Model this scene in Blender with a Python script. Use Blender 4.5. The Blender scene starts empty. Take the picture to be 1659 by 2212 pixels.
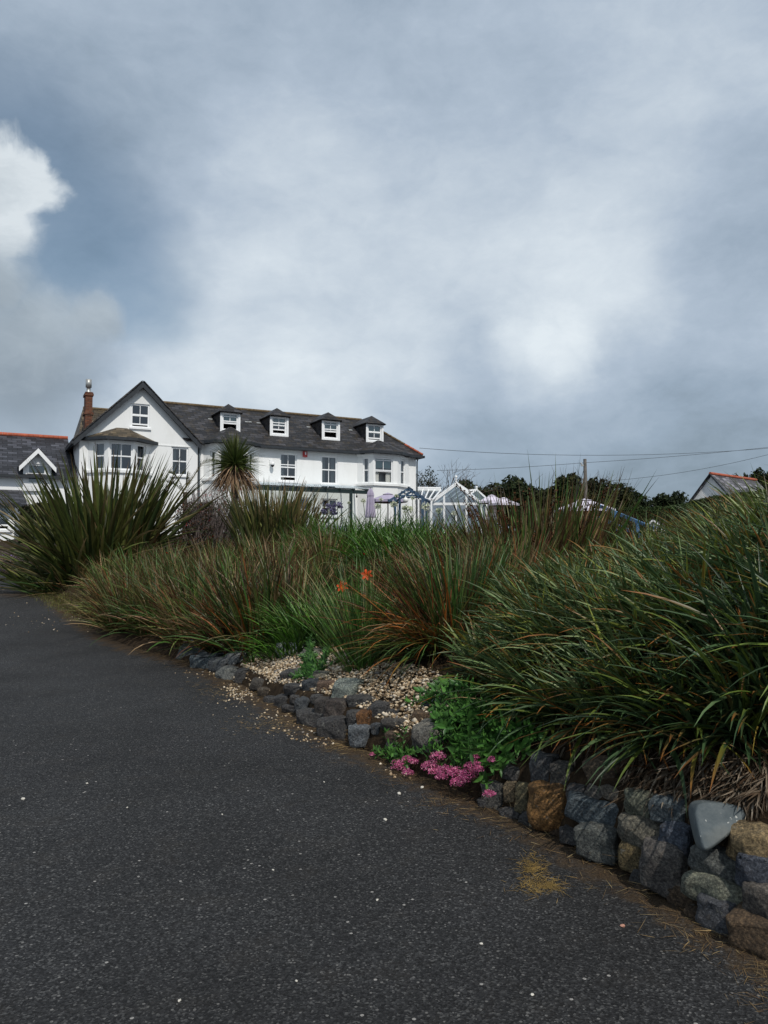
import bpy, bmesh, math, random
import numpy as np
from mathutils import Vector, Matrix, noise as mnoise
random.seed(7); RNG = np.random.default_rng(7)
R = math.radians
scene = bpy.context.scene
COL = scene.collection

# ------------------------------------------------------------------ camera
FPX, PW, PH = 1664.0, 1659.0, 2212.0      # measured on a 1659 x 2212 view of the photograph
PITCH = R(3.0); EYE = np.array([0.0, 0.0, 1.55])
cam_d = bpy.data.cameras.new('camera'); cam = bpy.data.objects.new('camera', cam_d); COL.objects.link(cam)
cam.location = EYE; cam.rotation_euler = (R(90) + PITCH, 0, 0)
cam_d.sensor_fit = 'VERTICAL'; cam_d.sensor_height = 36.0; cam_d.lens = 36.0 * FPX / PH
cam_d.clip_start = 0.05; cam_d.clip_end = 5000
scene.camera = cam
scene.view_settings.view_transform = 'Standard'; scene.view_settings.look = 'None'
scene.view_settings.exposure = 0.0; scene.view_settings.gamma = 1.0
scene.cycles.max_bounces = 6; scene.cycles.transparent_max_bounces = 10
scene.cycles.use_denoising = True

def ray(x, y):
    cx = (x - PW/2) / FPX; cy = (PH/2 - y) / FPX
    return np.array([cx, math.cos(PITCH) - cy*math.sin(PITCH), math.sin(PITCH) + cy*math.cos(PITCH)])
def at(x, y, Y):
    r = ray(x, y); return EYE + r * (Y / r[1])

# ------------------------------------------------------------------ sun and sky
SUN_EL = R(50); sun_dir = Vector((0.40*math.cos(SUN_EL), -0.9165*math.cos(SUN_EL), math.sin(SUN_EL))).normalized()
sl = bpy.data.lights.new('sun', 'SUN'); so = bpy.data.objects.new('sun', sl); COL.objects.link(so)
sl.energy = 3.1; sl.angle = R(0.6); sl.color = (1.0, 0.95, 0.88)
so.rotation_euler = sun_dir.to_track_quat('Z', 'Y').to_euler(); so.location = (5, -5, 40)

world = bpy.data.worlds.new('World'); scene.world = world; world.use_nodes = True
def NT(tree):
    nt = tree; nt.nodes.clear()
    def n(t, **kw):
        nd = nt.nodes.new(t)
        for k, v in kw.items():
            if k == 'ins':
                for kk, vv in v.items():
                    s = nd.inputs[kk]
                    if hasattr(vv, 'is_linked') or isinstance(vv, bpy.types.NodeSocket): nt.links.new(vv, s)
                    else: s.default_value = vv
            else: setattr(nd, k, v)
        return nd
    return n, nt
def build_world():
    n, nt = NT(world.node_tree)
    tc = n('ShaderNodeTexCoord').outputs['Generated']
    def vm(op, a, b=None, s=None):
        nd = n('ShaderNodeVectorMath', operation=op); nt.links.new(a, nd.inputs[0])
        if b is not None:
            if isinstance(b, bpy.types.NodeSocket): nt.links.new(b, nd.inputs[1])
            else: nd.inputs[1].default_value = b
        if s is not None: nd.inputs['Scale'].default_value = s
        return nd
    def mt(op, a, b, c=None, clamp=False):
        nd = n('ShaderNodeMath', operation=op, use_clamp=clamp)
        for i, v in enumerate((a, b, c)):
            if v is None: continue
            if isinstance(v, bpy.types.NodeSocket): nt.links.new(v, nd.inputs[i])
            else: nd.inputs[i].default_value = v
        return nd.outputs[0]
    def noise(vec, scale, det=6, rough=.55):
        return n('ShaderNodeTexNoise', ins={'Vector': vec, 'Scale': scale, 'Detail': det, 'Roughness': rough})
    def warp(vec, scale, amt, det=5):
        nz = noise(vec, scale, det).outputs['Color']
        c = vm('SUBTRACT', nz, (.5, .5, .5)).outputs[0]
        return vm('ADD', vec, vm('SCALE', c, s=amt).outputs[0]).outputs[0]
    soft = vm('NORMALIZE', warp(tc, 2.2, .30)).outputs[0]
    puff = vm('NORMALIZE', warp(warp(warp(tc, 3.5, .10), 11.0, .06), 34., .022)).outputs[0]
    def blob(src, x, y, r, amp, inner=None):
        d = ray(x, y); d = d/np.linalg.norm(d)
        dt = vm('DOT_PRODUCT', src, tuple(d)).outputs['Value']
        lo = math.cos(r/FPX); hi = 1.0 if inner is None else math.cos(inner/FPX)
        mr = n('ShaderNodeMapRange', interpolation_type='SMOOTHSTEP', ins={'Value': dt, 'From Min': lo, 'From Max': hi, 'To Min': 0., 'To Max': amp})
        return mr.outputs[0]
    B = None
    def add(v):
        nonlocal B
        B = v if B is None else mt('ADD', B, v)
    for a in ((120, 120, 850, -.08), (150, 430, 420, -.09), (1500, 320, 700, .05), (800, 560, 520, .07),
              (1280, 1010, 520, -.22), (1600, 1000, 420, -.10), (1640, 470, 210, -.13), (900, 880, 300, -.05),
              (60, 860, 260, -.10), (1000, 60, 420, -.07), (560, 480, 260, .06), (470, 820, 300, .15), (760, 860, 260, .13), (1180, 760, 420, .07)):
        add(blob(soft, *a))
    for a in ((1185, 775, 150, .12), (1140, 760, 70, .08), (1230, 770, 80, .08), (1250, 740, 320, .10), (1320, 740, 170, .07), (1290, 570, 170, .07), (1560, 690, 160, .07), (1640, 820, 120, .08), (380, 800, 130, .07), (740, 885, 90, .06), (470, 790, 110, .05)):
        add(blob(puff, *a))
    cum = None
    for (x, y, r, i) in ((5, 385, 92, 62), (-25, 470, 100, 60), (35, 345, 55, 30), (-90, 600, 160, 70), (90, 720, 130, 10), (190, 700, 80, 5), (40, 800, 200, 20)):
        b = blob(puff, x, y, r, 1.0, i)
        cum = b if cum is None else mt('MAXIMUM', cum, b)
    st = vm('MULTIPLY', tc, (1.0, 1.0, 1.75)).outputs[0]
    n1 = noise(warp(st, 2.0, .4), 2.3, 7, .55).outputs['Fac']
    n2 = noise(warp(st, 4.0, .2), 6.5, 7, .6).outputs['Fac']
    B = mt('ADD', B, mt('MULTIPLY_ADD', n1, .42, -.21))
    B = mt('ADD', B, mt('MULTIPLY_ADD', n2, .32, -.16))
    n3 = noise(warp(st, 9.0, .12), 17., 8, .62).outputs['Fac']
    B = mt('ADD', B, mt('MULTIPLY_ADD', n3, .16, -.08))
    B = mt('ADD', B, .67)
    ramp = n('ShaderNodeValToRGB', ins={'Fac': B}); cr = ramp.color_ramp
    cr.elements[0].position = .12; cr.elements[0].color = (.125, .165, .205, 1)
    cr.elements[1].position = 1.0; cr.elements[1].color = (.80, .87, .92, 1)
    for p, c in ((.30, (.195, .25, .305, 1)), (.50, (.33, .412, .51, 1)), (.66, (.45, .535, .64, 1))):
        e = cr.elements.new(p); e.color = c
    # cumulus at the edge: white heads, grey undersides, lit by height
    sep = n('ShaderNodeSeparateXYZ', ins={0: tc}).outputs['Z']
    hz = n('ShaderNodeMapRange', ins={'Value': mt('ADD', sep, mt('MULTIPLY_ADD', n2, .3, -.15)), 'From Min': .18, 'From Max': .42, 'To Min': 0., 'To Max': 1.}).outputs[0]
    crp = n('ShaderNodeValToRGB', ins={'Fac': hz}); c2 = crp.color_ramp
    c2.elements[0].color = (.27, .33, .39, 1); c2.elements[1].color = (.74, .80, .84, 1)
    e = c2.elements.new(.55); e.color = (.42, .49, .55, 1)
    m1 = n('ShaderNodeMix', data_type='RGBA', ins={0: mt('MULTIPLY', cum, .88), 6: ramp.outputs[0], 7: crp.outputs[0]}).outputs[2]
    sky = n('ShaderNodeTexSky', sky_type='NISHITA'); sky.sun_disc = False
    sky.sun_elevation = SUN_EL; sky.sun_rotation = math.atan2(sun_dir.x, sun_dir.y); sky.air_density = 1.2; sky.dust_density = .6
    skb = n('ShaderNodeMix', data_type='RGBA', blend_type='MULTIPLY', ins={0: 1.0, 6: sky.outputs[0], 7: (.062, .074, .076, 1)}).outputs[2]
    gap = None
    for (x, y, r) in ((330, 590, 190), (120, 420, 330), (230, 500, 260)):
        b = blob(soft, x, y, r, 1.0)
        gap = b if gap is None else mt('MAXIMUM', gap, b)
    gapf = mt('MULTIPLY_ADD', gap, .5, .06)
    gapf = mt('MULTIPLY', gapf, mt('SUBTRACT', 1.0, cum))
    m2 = n('ShaderNodeMix', data_type='RGBA', ins={0: gapf, 6: m1, 7: skb}).outputs[2]
    bg = n('ShaderNodeBackground', ins={'Color': m2, 'Strength': 1.0})
    out = n('ShaderNodeOutputWorld'); nt.links.new(bg.outputs[0], out.inputs[0])
build_world()

# ------------------------------------------------------------------ materials
def mat(name, fn):
    m = bpy.data.materials.new(name); m.use_nodes = True
    n, nt = NT(m.node_tree)
    out = n('ShaderNodeOutputMaterial')
    sh = fn(n, nt); nt.links.new(sh, out.inputs[0]); return m
def P(n, **k):
    ins = {}
    for kk, v in k.items():
        ins[{'col': 'Base Color', 'rough': 'Roughness', 'metal': 'Metallic', 'normal': 'Normal', 'spec': 'Specular IOR Level', 'trans': 'Transmission Weight'}[kk]] = v
    return n('ShaderNodeBsdfPrincipled', ins=ins).outputs[0]
def ncoord(n, scale, det=5, rough=.6, coord='Object', vec=None):
    v = vec if vec is not None else n('ShaderNodeTexCoord').outputs[coord]
    return n('ShaderNodeTexNoise', ins={'Vector': v, 'Scale': scale, 'Detail': det, 'Roughness': rough}).outputs['Fac']
def ramp(n, fac, *stops):
    nd = n('ShaderNodeValToRGB', ins={'Fac': fac}); cr = nd.color_ramp
    while len(cr.elements) < len(stops): cr.elements.new(.5)
    for e, (p, c) in zip(cr.elements, stops):
        e.position = p; e.color = (*c, 1) if len(c) == 3 else c
    return nd.outputs[0]
def mixc(n, f, a, b, mode='MIX'):
    return n('ShaderNodeMix', data_type='RGBA', blend_type=mode, ins={0: f, 6: a, 7: b}).outputs[2]
def bump(n, h, s=.3, d=.02):
    return n('ShaderNodeBump', ins={'Height': h, 'Strength': s, 'Distance': d}).outputs[0]
def plain(name, c, rough=.5, var=.12, scale=6, bs=0.0, spec=.4, metal=0):
    def f(n, nt):
        nz = ncoord(n, scale)
        lo = tuple(x*(1-var) for x in c); hi = tuple(min(1, x*(1+var)) for x in c)
        kw = dict(col=ramp(n, nz, (.3, lo), (.7, hi)), rough=rough, spec=spec, metal=metal)
        if bs: kw['normal'] = bump(n, ncoord(n, scale*8), bs)
        return P(n, **kw)
    return mat(name, f)

def m_asphalt(n, nt):
    g = n('ShaderNodeNewGeometry').outputs['Position']
    def vor(scale, feat='F1'):
        return n('ShaderNodeTexVoronoi', feature=feat, ins={'Vector': g, 'Scale': scale, 'Randomness': 1.0})
    v1 = vor(120.); v2 = vor(60.); v3 = vor(33.)
    cell = n('ShaderNodeSeparateColor', ins={0: v1.outputs['Color']}).outputs[0]
    base = ramp(n, cell, (0, (.0098, .0098, .010)), (.45, (.0215, .0217, .0225)), (.8, (.0345, .035, .036)), (.93, (.062, .063, .063)), (1, (.088, .088, .086)))
    c2 = n('ShaderNodeSeparateColor', ins={0: v2.outputs['Color']}).outputs[1]
    d2 = n('ShaderNodeMath', operation='LESS_THAN', ins={0: v2.outputs['Distance'], 1: .34}).outputs[0]
    s2 = n('ShaderNodeMath', operation='GREATER_THAN', ins={0: c2, 1: .93}).outputs[0]
    f2 = n('ShaderNodeMath', operation='MULTIPLY', ins={0: d2, 1: s2}).outputs[0]
    base = mixc(n, f2, base, (.14, .138, .132, 1))
    c3 = n('ShaderNodeSeparateColor', ins={0: v3.outputs['Color']}).outputs[2]
    d3 = n('ShaderNodeMath', operation='LESS_THAN', ins={0: v3.outputs['Distance'], 1: .22}).outputs[0]
    s3 = n('ShaderNodeMath', operation='GREATER_THAN', ins={0: c3, 1: .994}).outputs[0]
    base = mixc(n, n('ShaderNodeMath', operation='MULTIPLY', ins={0: d3, 1: s3}).outputs[0], base, (.32, .31, .29, 1))
    big = ncoord(n, .8, 4, .6, vec=g)
    base = mixc(n, .85, base, ramp(n, big, (.3, (.62, .60, .58)), (.7, (1.15, 1.15, 1.16))), 'MULTIPLY')
    mid = ncoord(n, 3.2, 5, .65, vec=g)
    base = mixc(n, ramp(n, mid, (.52, (0, 0, 0)), (.75, (.35, .35, .35))), base, (.028, .023, .017, 1))
    edge = n('ShaderNodeAttribute', attribute_name='edge').outputs['Fac']
    e2 = n('ShaderNodeMath', operation='MULTIPLY_ADD', ins={0: ncoord(n, 7, 6, .7, vec=g), 1: 1.5, 2: -.75}).outputs[0]
    ef = n('ShaderNodeMath', operation='ADD', ins={0: edge, 1: e2}, use_clamp=True).outputs[0]
    dirt = ramp(n, ncoord(n, 60, 5, .7, vec=g), (.3, (.022, .014, .008)), (.55, (.055, .036, .019)), (.75, (.12, .085, .045)))
    base = mixc(n, ramp(n, ef, (.42, (0, 0, 0)), (.8, (.9, .9, .9))), base, dirt)
    h = n('ShaderNodeMath', operation='ADD', ins={0: v1.outputs['Distance'], 1: ncoord(n, 140, 3, .6, vec=g)}).outputs[0]
    return P(n, col=base, rough=.8, spec=.2, normal=bump(n, h, .8, .006))
def m_soil(n, nt):
    g = n('ShaderNodeNewGeometry').outputs['Position']
    c = ramp(n, ncoord(n, 14, 8, .7, vec=g), (.3, (.012, .008, .005)), (.55, (.040, .027, .016)), (.75, (.085, .06, .034)))
    return P(n, col=c, rough=.95, spec=.1, normal=bump(n, ncoord(n, 40, 6, .7, vec=g), .8, .03))
def m_leaf(tr=.22, rough=.42, spec=.35):
    def f(n, nt):
        a = n('ShaderNodeAttribute', attribute_name='Col').outputs['Color']
        nz = ncoord(n, 9, 3, .6)
        c = mixc(n, .7, a, ramp(n, nz, (.3, (.7, .7, .72)), (.7, (1.25, 1.2, 1.1))), 'MULTIPLY')
        p = P(n, col=c, rough=rough, spec=spec)
        t = n('ShaderNodeBsdfTranslucent', ins={'Color': c}).outputs[0]
        return n('ShaderNodeMixShader', ins={0: tr, 1: p, 2: t}).outputs[0]
    return f
def m_stone(n, nt):
    oc = n('ShaderNodeObjectInfo').outputs['Color']
    tc = n('ShaderNodeTexCoord').outputs['Object']
    ofs = n('ShaderNodeVectorMath', operation='ADD', ins={0: tc}); 
    rnd = n('ShaderNodeObjectInfo').outputs['Random']
    cmb = n('ShaderNodeCombineXYZ', ins={0: n('ShaderNodeMath', operation='MULTIPLY', ins={0: rnd, 1: 53.}).outputs[0], 1: rnd, 2: rnd}).outputs[0]
    nt.links.new(cmb, ofs.inputs[1]); v = ofs.outputs[0]
    big = ncoord(n, 9, 6, .65, vec=v); fine = ncoord(n, 75, 5, .75, vec=v); mid = ncoord(n, 26, 7, .75, vec=v)
    c = mixc(n, 1.0, oc, ramp(n, big, (.3, (.55, .55, .58)), (.55, (1, 1, 1)), (.75, (1.45, 1.38, 1.28))), 'MULTIPLY')
    c = mixc(n, 1.0, c, ramp(n, fine, (.35, (.38, .38, .39)), (.5, (1.05, 1.05, 1.05)), (.64, (2.3, 2.25, 2.1))), 'MULTIPLY')
    c = mixc(n, ramp(n, mid, (.56, (0, 0, 0)), (.72, (.55, .55, .55))), c, (.085, .06, .034, 1))
    c = mixc(n, ramp(n, ncoord(n, 22, 6, .75, vec=v), (.60, (0, 0, 0)), (.66, (.55, .55, .55))), c, (.20, .20, .175, 1))
    h = n('ShaderNodeMath', operation='MULTIPLY_ADD', ins={0: mid, 1: 1.6, 2: fine}).outputs[0]
    return P(n, col=c, rough=.8, spec=.3, normal=bump(n, h, .75, .02))
def m_smoothstone(n, nt):
    c = ramp(n, ncoord(n, 9, 9, .75), (.35, (.05, .066, .074)), (.65, (.115, .132, .134)))
    c = mixc(n, ramp(n, ncoord(n, 45, 2, .5), (.70, (0, 0, 0)), (.73, (.8, .8, .8))), c, (.45, .45, .42, 1))
    c = mixc(n, ramp(n, ncoord(n, 3.5, 3, .5), (.55, (0, 0, 0)), (.7, (.4, .4, .4))), c, (.12, .112, .085, 1))
    return P(n, col=c, rough=.6, spec=.35, normal=bump(n, ncoord(n, 22, 8, .75), .45, .02))
def m_slate(tint, moss):
    def f(n, nt):
        uv = n('ShaderNodeTexCoord').outputs['UV']
        wob = n('ShaderNodeVectorMath', operation='ADD', ins={0: uv})
        nz = n('ShaderNodeTexNoise', ins={'Vector': uv, 'Scale': 2.2, 'Detail': 3})
        sc = n('ShaderNodeVectorMath', operation='SCALE', ins={0: nz.outputs['Color'], 'Scale': .05}); nt.links.new(sc.outputs[0], wob.inputs[1])
        b = n('ShaderNodeTexBrick', offset=.5, ins={'Vector': wob.outputs[0], 'Color1': (.3, .3, .3, 1), 'Color2': (1, 1, 1, 1), 'Mortar': (0, 0, 0, 1), 'Scale': 1.0,
              'Mortar Size': .014, 'Mortar Smooth': .3, 'Bias': 0., 'Brick Width': .46, 'Row Height': .25})
        t = tint
        c = ramp(n, b.outputs['Color'], (0, tuple(x*.2 for x in t)), (.3, tuple(x*.5 for x in t)), (.65, t), (1, tuple(x*2.6 for x in t)))
        c = mixc(n, 1.0, c, ramp(n, ncoord(n, .9, 6, .65, vec=uv), (.3, (.6, .58, .56)), (.7, (1.3, 1.25, 1.2))), 'MULTIPLY')
        if moss:
            c = mixc(n, ramp(n, ncoord(n, 2.6, 8, .75, vec=uv), (.50, (0, 0, 0)), (.68, (moss,)*3)), c, (.075, .052, .02, 1))
            c = mixc(n, ramp(n, ncoord(n, 7, 5, .75, vec=uv), (.68, (0, 0, 0)), (.72, (.35,)*3)), c, (.20, .19, .16, 1))
        # each course lifts towards its lower edge
        sv = n('ShaderNodeSeparateXYZ', ins={0: wob.outputs[0]}).outputs['Y']
        fr = n('ShaderNodeMath', operation='FRACT', ins={0: n('ShaderNodeMath', operation='DIVIDE', ins={0: sv, 1: .25}).outputs[0]}).outputs[0]
        hh = n('ShaderNodeMath', operation='MULTIPLY_ADD', ins={0: fr, 1: -1.0, 2: b.outputs['Color']}).outputs[0]
        return P(n, col=c, rough=.62, spec=.35, normal=bump(n, hh, .8, .03))
    return f
def m_brick(n, nt):
    uv = n('ShaderNodeTexCoord').outputs['UV']
    b = n('ShaderNodeTexBrick', ins={'Vector': uv, 'Color1': (.10, .032, .02, 1), 'Color2': (.19, .07, .04, 1), 'Mortar': (.11, .09, .075, 1), 'Scale': 1.0, 'Mortar Size': .01, 'Brick Width': .225, 'Row Height': .075})
    c = mixc(n, .8, b.outputs[0], ramp(n, ncoord(n, 5, 6, .7, vec=uv), (.3, (.5, .48, .45)), (.7, (1.2, 1.2, 1.1))), 'MULTIPLY')
    return P(n, col=c, rough=.9, spec=.15)
def m_render(n, nt):
    tc = n('ShaderNodeTexCoord').outputs['Object']
    st = n('ShaderNodeVectorMath', operation='MULTIPLY', ins={0: tc, 1: (1.3, 1.3, .35)}).outputs[0]
    c = mixc(n, ramp(n, ncoord(n, 1.4, 6, .7, vec=st), (.48, (0, 0, 0)), (.8, (.4,)*3)), (.80, .81, .80, 1), (.60, .61, .58, 1))
    return P(n, col=c, rough=.85, spec=.2, normal=bump(n, ncoord(n, 40, 4, .6), .12, .02))
def m_board(n, nt):
    uv = n('ShaderNodeTexCoord').outputs['UV']
    sv = n('ShaderNodeSeparateXYZ', ins={0: uv}).outputs['Y']
    fr = n('ShaderNodeMath', operation='FRACT', ins={0: n('ShaderNodeMath', operation='DIVIDE', ins={0: sv, 1: .16}).outputs[0]}).outputs[0]
    return P(n, col=ramp(n, fr, (0, (.42, .43, .43)), (.1, (.78, .79, .79)), (1, (.8, .81, .81))), rough=.5, normal=bump(n, fr, .5, .03))
def m_glass(tint, base=.06, gl=.65):
    def f(n, nt):
        fr = n('ShaderNodeFresnel', ins={'IOR': 1.5}).outputs[0]
        k = n('ShaderNodeMath', operation='MULTIPLY_ADD', ins={0: fr, 1: gl, 2: base}, use_clamp=True).outputs[0]
        return n('ShaderNodeMixShader', ins={0: k, 1: n('ShaderNodeBsdfTransparent', ins={'Color': tint}).outputs[0], 2: n('ShaderNodeBsdfGlossy', ins={'Color': (.9, .95, 1, 1), 'Roughness': .03}).outputs[0]}).outputs[0]
    return f
def m_bark(n, nt):
    c = ramp(n, ncoord(n, 6, 8, .7), (.3, (.03, .022, .015)), (.7, (.12, .09, .065)))
    return P(n, col=c, rough=.95, normal=bump(n, ncoord(n, 18, 6, .7), .7, .05))
def m_gravel(n, nt):
    a = n('ShaderNodeAttribute', attribute_name='Col').outputs['Color']
    c = mixc(n, .6, a, ramp(n, ncoord(n, 60, 4, .6), (.3, (.75, .73, .7)), (.7, (1.15, 1.12, 1.1))), 'MULTIPLY')
    return P(n, col=c, rough=.8, spec=.3)
M = dict(
    asphalt=mat('asphalt', m_asphalt), soil=mat('soil', m_soil), leaf=mat('leaf', m_leaf()), dry=mat('dry_leaf', m_leaf(.12, .75, .15)),
    farleaf=mat('far_leaf', m_leaf(.1, .7, .12)), petal=mat('petal', m_leaf(.3, .6, .2)), stone=mat('stone', m_stone), slab=mat('smooth_stone', m_smoothstone),
    slate=mat('old_slate', m_slate((.021, .021, .024), .6)), newslate=mat('new_slate', m_slate((.030, .032, .040), 0)), lichen_slate=mat('lichen_slate', m_slate((.07, .055, .035), .7)),
    greyslate=mat('grey_slate', m_slate((.10, .10, .115), .1)), brick=mat('chimney_brick', m_brick), render=mat('white_render', m_render), board=mat('weatherboard', m_board),
    glass=mat('window_glass', m_glass((.50, .56, .58, 1), .085, .8)), cglass=mat('conservatory_glass', m_glass((.72, .80, .82, 1), .26, .7)), roofglass=mat('roof_glass', m_glass((.93, .96, .95, 1), .05, .6)),
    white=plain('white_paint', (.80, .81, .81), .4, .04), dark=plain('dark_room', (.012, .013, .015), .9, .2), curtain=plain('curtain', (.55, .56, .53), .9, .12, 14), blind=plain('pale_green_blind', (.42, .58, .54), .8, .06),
    gutter=plain('dark_fascia', (.022, .026, .031), .5, .35, 9), redtile=plain('red_ridge_tile', (.36, .085, .04), .75, .25, 5), mossridge=plain('mossy_ridge_tile', (.12, .085, .045), .9, .5, 7),
    green=plain('dark_green_paint', (.012, .026, .026), .45, .2), blue=plain('blue_paint', (.035, .075, .135), .5, .2, 9), railblue=plain('rail_blue_paint', (.05, .13, .24), .5, .25, 9),
    lav=plain('lavender_cloth', (.36, .32, .42), .9, .08, 5), palelav=plain('pale_cloth', (.62, .58, .66), .9, .05, 5), pipe=plain('grey_pipe', (.10, .12, .13), .5, .15), metal=plain('flue_metal', (.4, .4, .38), .45, .2, 9, metal=.6),
    red=plain('red_plastic', (.45, .04, .04), .45, .06), pole=plain('pole_wood', (.15, .135, .12), .9, .3, 5), wire=plain('wire', (.03, .03, .033), .6, .1), bark=mat('bark', m_bark), twig=plain('grey_twig', (.16, .13, .12), .9, .35, 6),
    globe=plain('frosted_globe', (.75, .75, .72), .3, .04), gravel=mat('gravel', m_gravel), grassy=mat('grass_turf', m_leaf(.15, .8, .1)),
)

# ------------------------------------------------------------------ object helpers
def tag(o, label=None, cat=None, group=None, kind=None):
    if label: o['label'] = label
    if cat: o['category'] = cat
    if group: o['group'] = group
    if kind: o['kind'] = kind
    return o
def empty(name, loc=(0, 0, 0), rz=0.0, label=None, cat=None, group=None):
    o = bpy.data.objects.new(name, None); o.empty_display_size = .2; COL.objects.link(o)
    o.location = loc; o.rotation_euler = (0, 0, rz)
    return tag(o, label, cat, group)
class MB:
    """collects faces; build() links them as one mesh object with metre-scaled face UVs"""
    def __init__(s): s.v = []; s.f = []; s.smooth = []
    def poly(s, pts, sm=False):
        i = len(s.v); s.v += [tuple(map(float, p)) for p in pts]; s.f.append(list(range(i, i+len(pts)))); s.smooth.append(sm); return s
    def mesh(s, vs, fs, sm=False):
        i = len(s.v); s.v += [tuple(map(float, p)) for p in vs]
        for f in fs: s.f.append([i+k for k in f]); s.smooth.append(sm)
        return s
    def box(s, x0, x1, y0, y1, z0, z1):
        vs = [(x, y, z) for z in (z0, z1) for y in (y0, y1) for x in (x0, x1)]
        return s.mesh(vs, [(0, 2, 3, 1), (4, 5, 7, 6), (0, 1, 5, 4), (2, 6, 7, 3), (0, 4, 6, 2), (1, 3, 7, 5)])
    def beam(s, a, b, w, h=None, up=(0, 0, 1)):
        a = Vector(a); b = Vector(b); h = h or w; d = (b-a).normalized(); up = Vector(up)
        if abs(d.dot(up)) > .98: up = Vector((0, 1, 0))
        x = d.cross(up).normalized(); y = x.cross(d).normalized()
        vs = [p + x*sx*w/2 + y*sy*h/2 for p in (a, b) for sx, sy in ((-1, -1), (1, -1), (1, 1), (-1, 1))]
        return s.mesh(vs, [(3, 2, 1, 0), (4, 5, 6, 7), (0, 1, 5, 4), (1, 2, 6, 5), (2, 3, 7, 6), (3, 0, 4, 7)])
    def tube(s, pts, r, n=8, cap=True):
        pts = [Vector(p) for p in pts]; rs = r if hasattr(r, '__len__') else [r]*len(pts); vs = []; fs = []
        for i, p in enumerate(pts):
            d = (pts[min(i+1, len(pts)-1)] - pts[max(i-1, 0)]).normalized()
            u = d.cross(Vector((0, 0, 1)));
            if u.length < .05: u = d.cross(Vector((0, 1, 0)))
            u.normalize(); w = d.cross(u)
            vs += [p + (u*math.cos(a) + w*math.sin(a))*rs[i] for a in [2*math.pi*k/n for k in range(n)]]
        for i in range(len(pts)-1):
            for k in range(n): fs.append((i*n+k, i*n+(k+1) % n, (i+1)*n+(k+1) % n, (i+1)*n+k))
        s.mesh(vs, fs, True)
        if cap: s.mesh(vs[-n:], [tuple(range(n))]); s.mesh(vs[:n], [tuple(reversed(range(n)))])
        return s
    def lathe(s, c, prof, n=14):
        vs = [(c[0]+r*math.cos(2*math.pi*k/n), c[1]+r*math.sin(2*math.pi*k/n), c[2]+z) for r, z in prof for k in range(n)]
        return s.mesh(vs, [(i*n+k, i*n+(k+1) % n, (i+1)*n+(k+1) % n, (i+1)*n+k) for i in range(len(prof)-1) for k in range(n)], True)
    def slab(s, pts, th):
        """a polygon thickened along its normal, downwards / inwards"""
        p = [Vector(q) for q in pts]; nn = (p[1]-p[0]).cross(p[2]-p[0]).normalized(); q = [v - nn*th for v in p]; k = len(p)
        s.poly(p); s.poly(list(reversed(q)))
        for i in range(k): s.poly([p[(i+1) % k], p[i], q[i], q[(i+1) % k]])
        return s
    def build(s, name, m, parent=None, **kw):
        me = bpy.data.meshes.new(name); me.from_pydata(s.v, [], s.f)
        uv = me.uv_layers.new(name='UVMap'); V = s.v
        for p in me.polygons:
            nn = p.normal; h = Vector((-nn.y, nn.x, 0))
            if h.length < .02: h = Vector((1, 0, 0))
            h.normalize(); v = nn.cross(h)
            for li in p.loop_indices:
                co = Vector(V[me.loops[li].vertex_index]); uv.data[li].uv = (co.dot(h), co.dot(v))
        me.polygons.foreach_set('use_smooth', s.smooth); me.materials.append(m); me.update()
        o = bpy.data.objects.new(name, me); COL.objects.link(o)
        if parent is not None: o.parent = parent
        return tag(o, **kw)

def raw_mesh(name, verts, faces_flat, counts, m, parent=None, cols=None, smooth=False):
    me = bpy.data.meshes.new(name); nv = len(verts); nf = len(counts)
    me.vertices.add(nv); me.vertices.foreach_set('co', np.asarray(verts, np.float32).ravel())
    me.loops.add(len(faces_flat)); me.loops.foreach_set('vertex_index', np.asarray(faces_flat, np.int32))
    me.polygons.add(nf); st = np.concatenate(([0], np.cumsum(counts)[:-1])).astype(np.int32)
    me.polygons.foreach_set('loop_start', st)
    if smooth: me.polygons.foreach_set('use_smooth', np.ones(nf, bool))
    me.update(calc_edges=True); me.validate()
    if cols is not None:
        a = me.color_attributes.new('Col', 'FLOAT_COLOR', 'POINT')
        c = np.ones((nv, 4), np.float32); c[:, :3] = cols; a.data.foreach_set('color', c.ravel())
    me.materials.append(m)
    o = bpy.data.objects.new(name, me); COL.objects.link(o)
    if parent is not None: o.parent = parent
    return o

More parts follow.
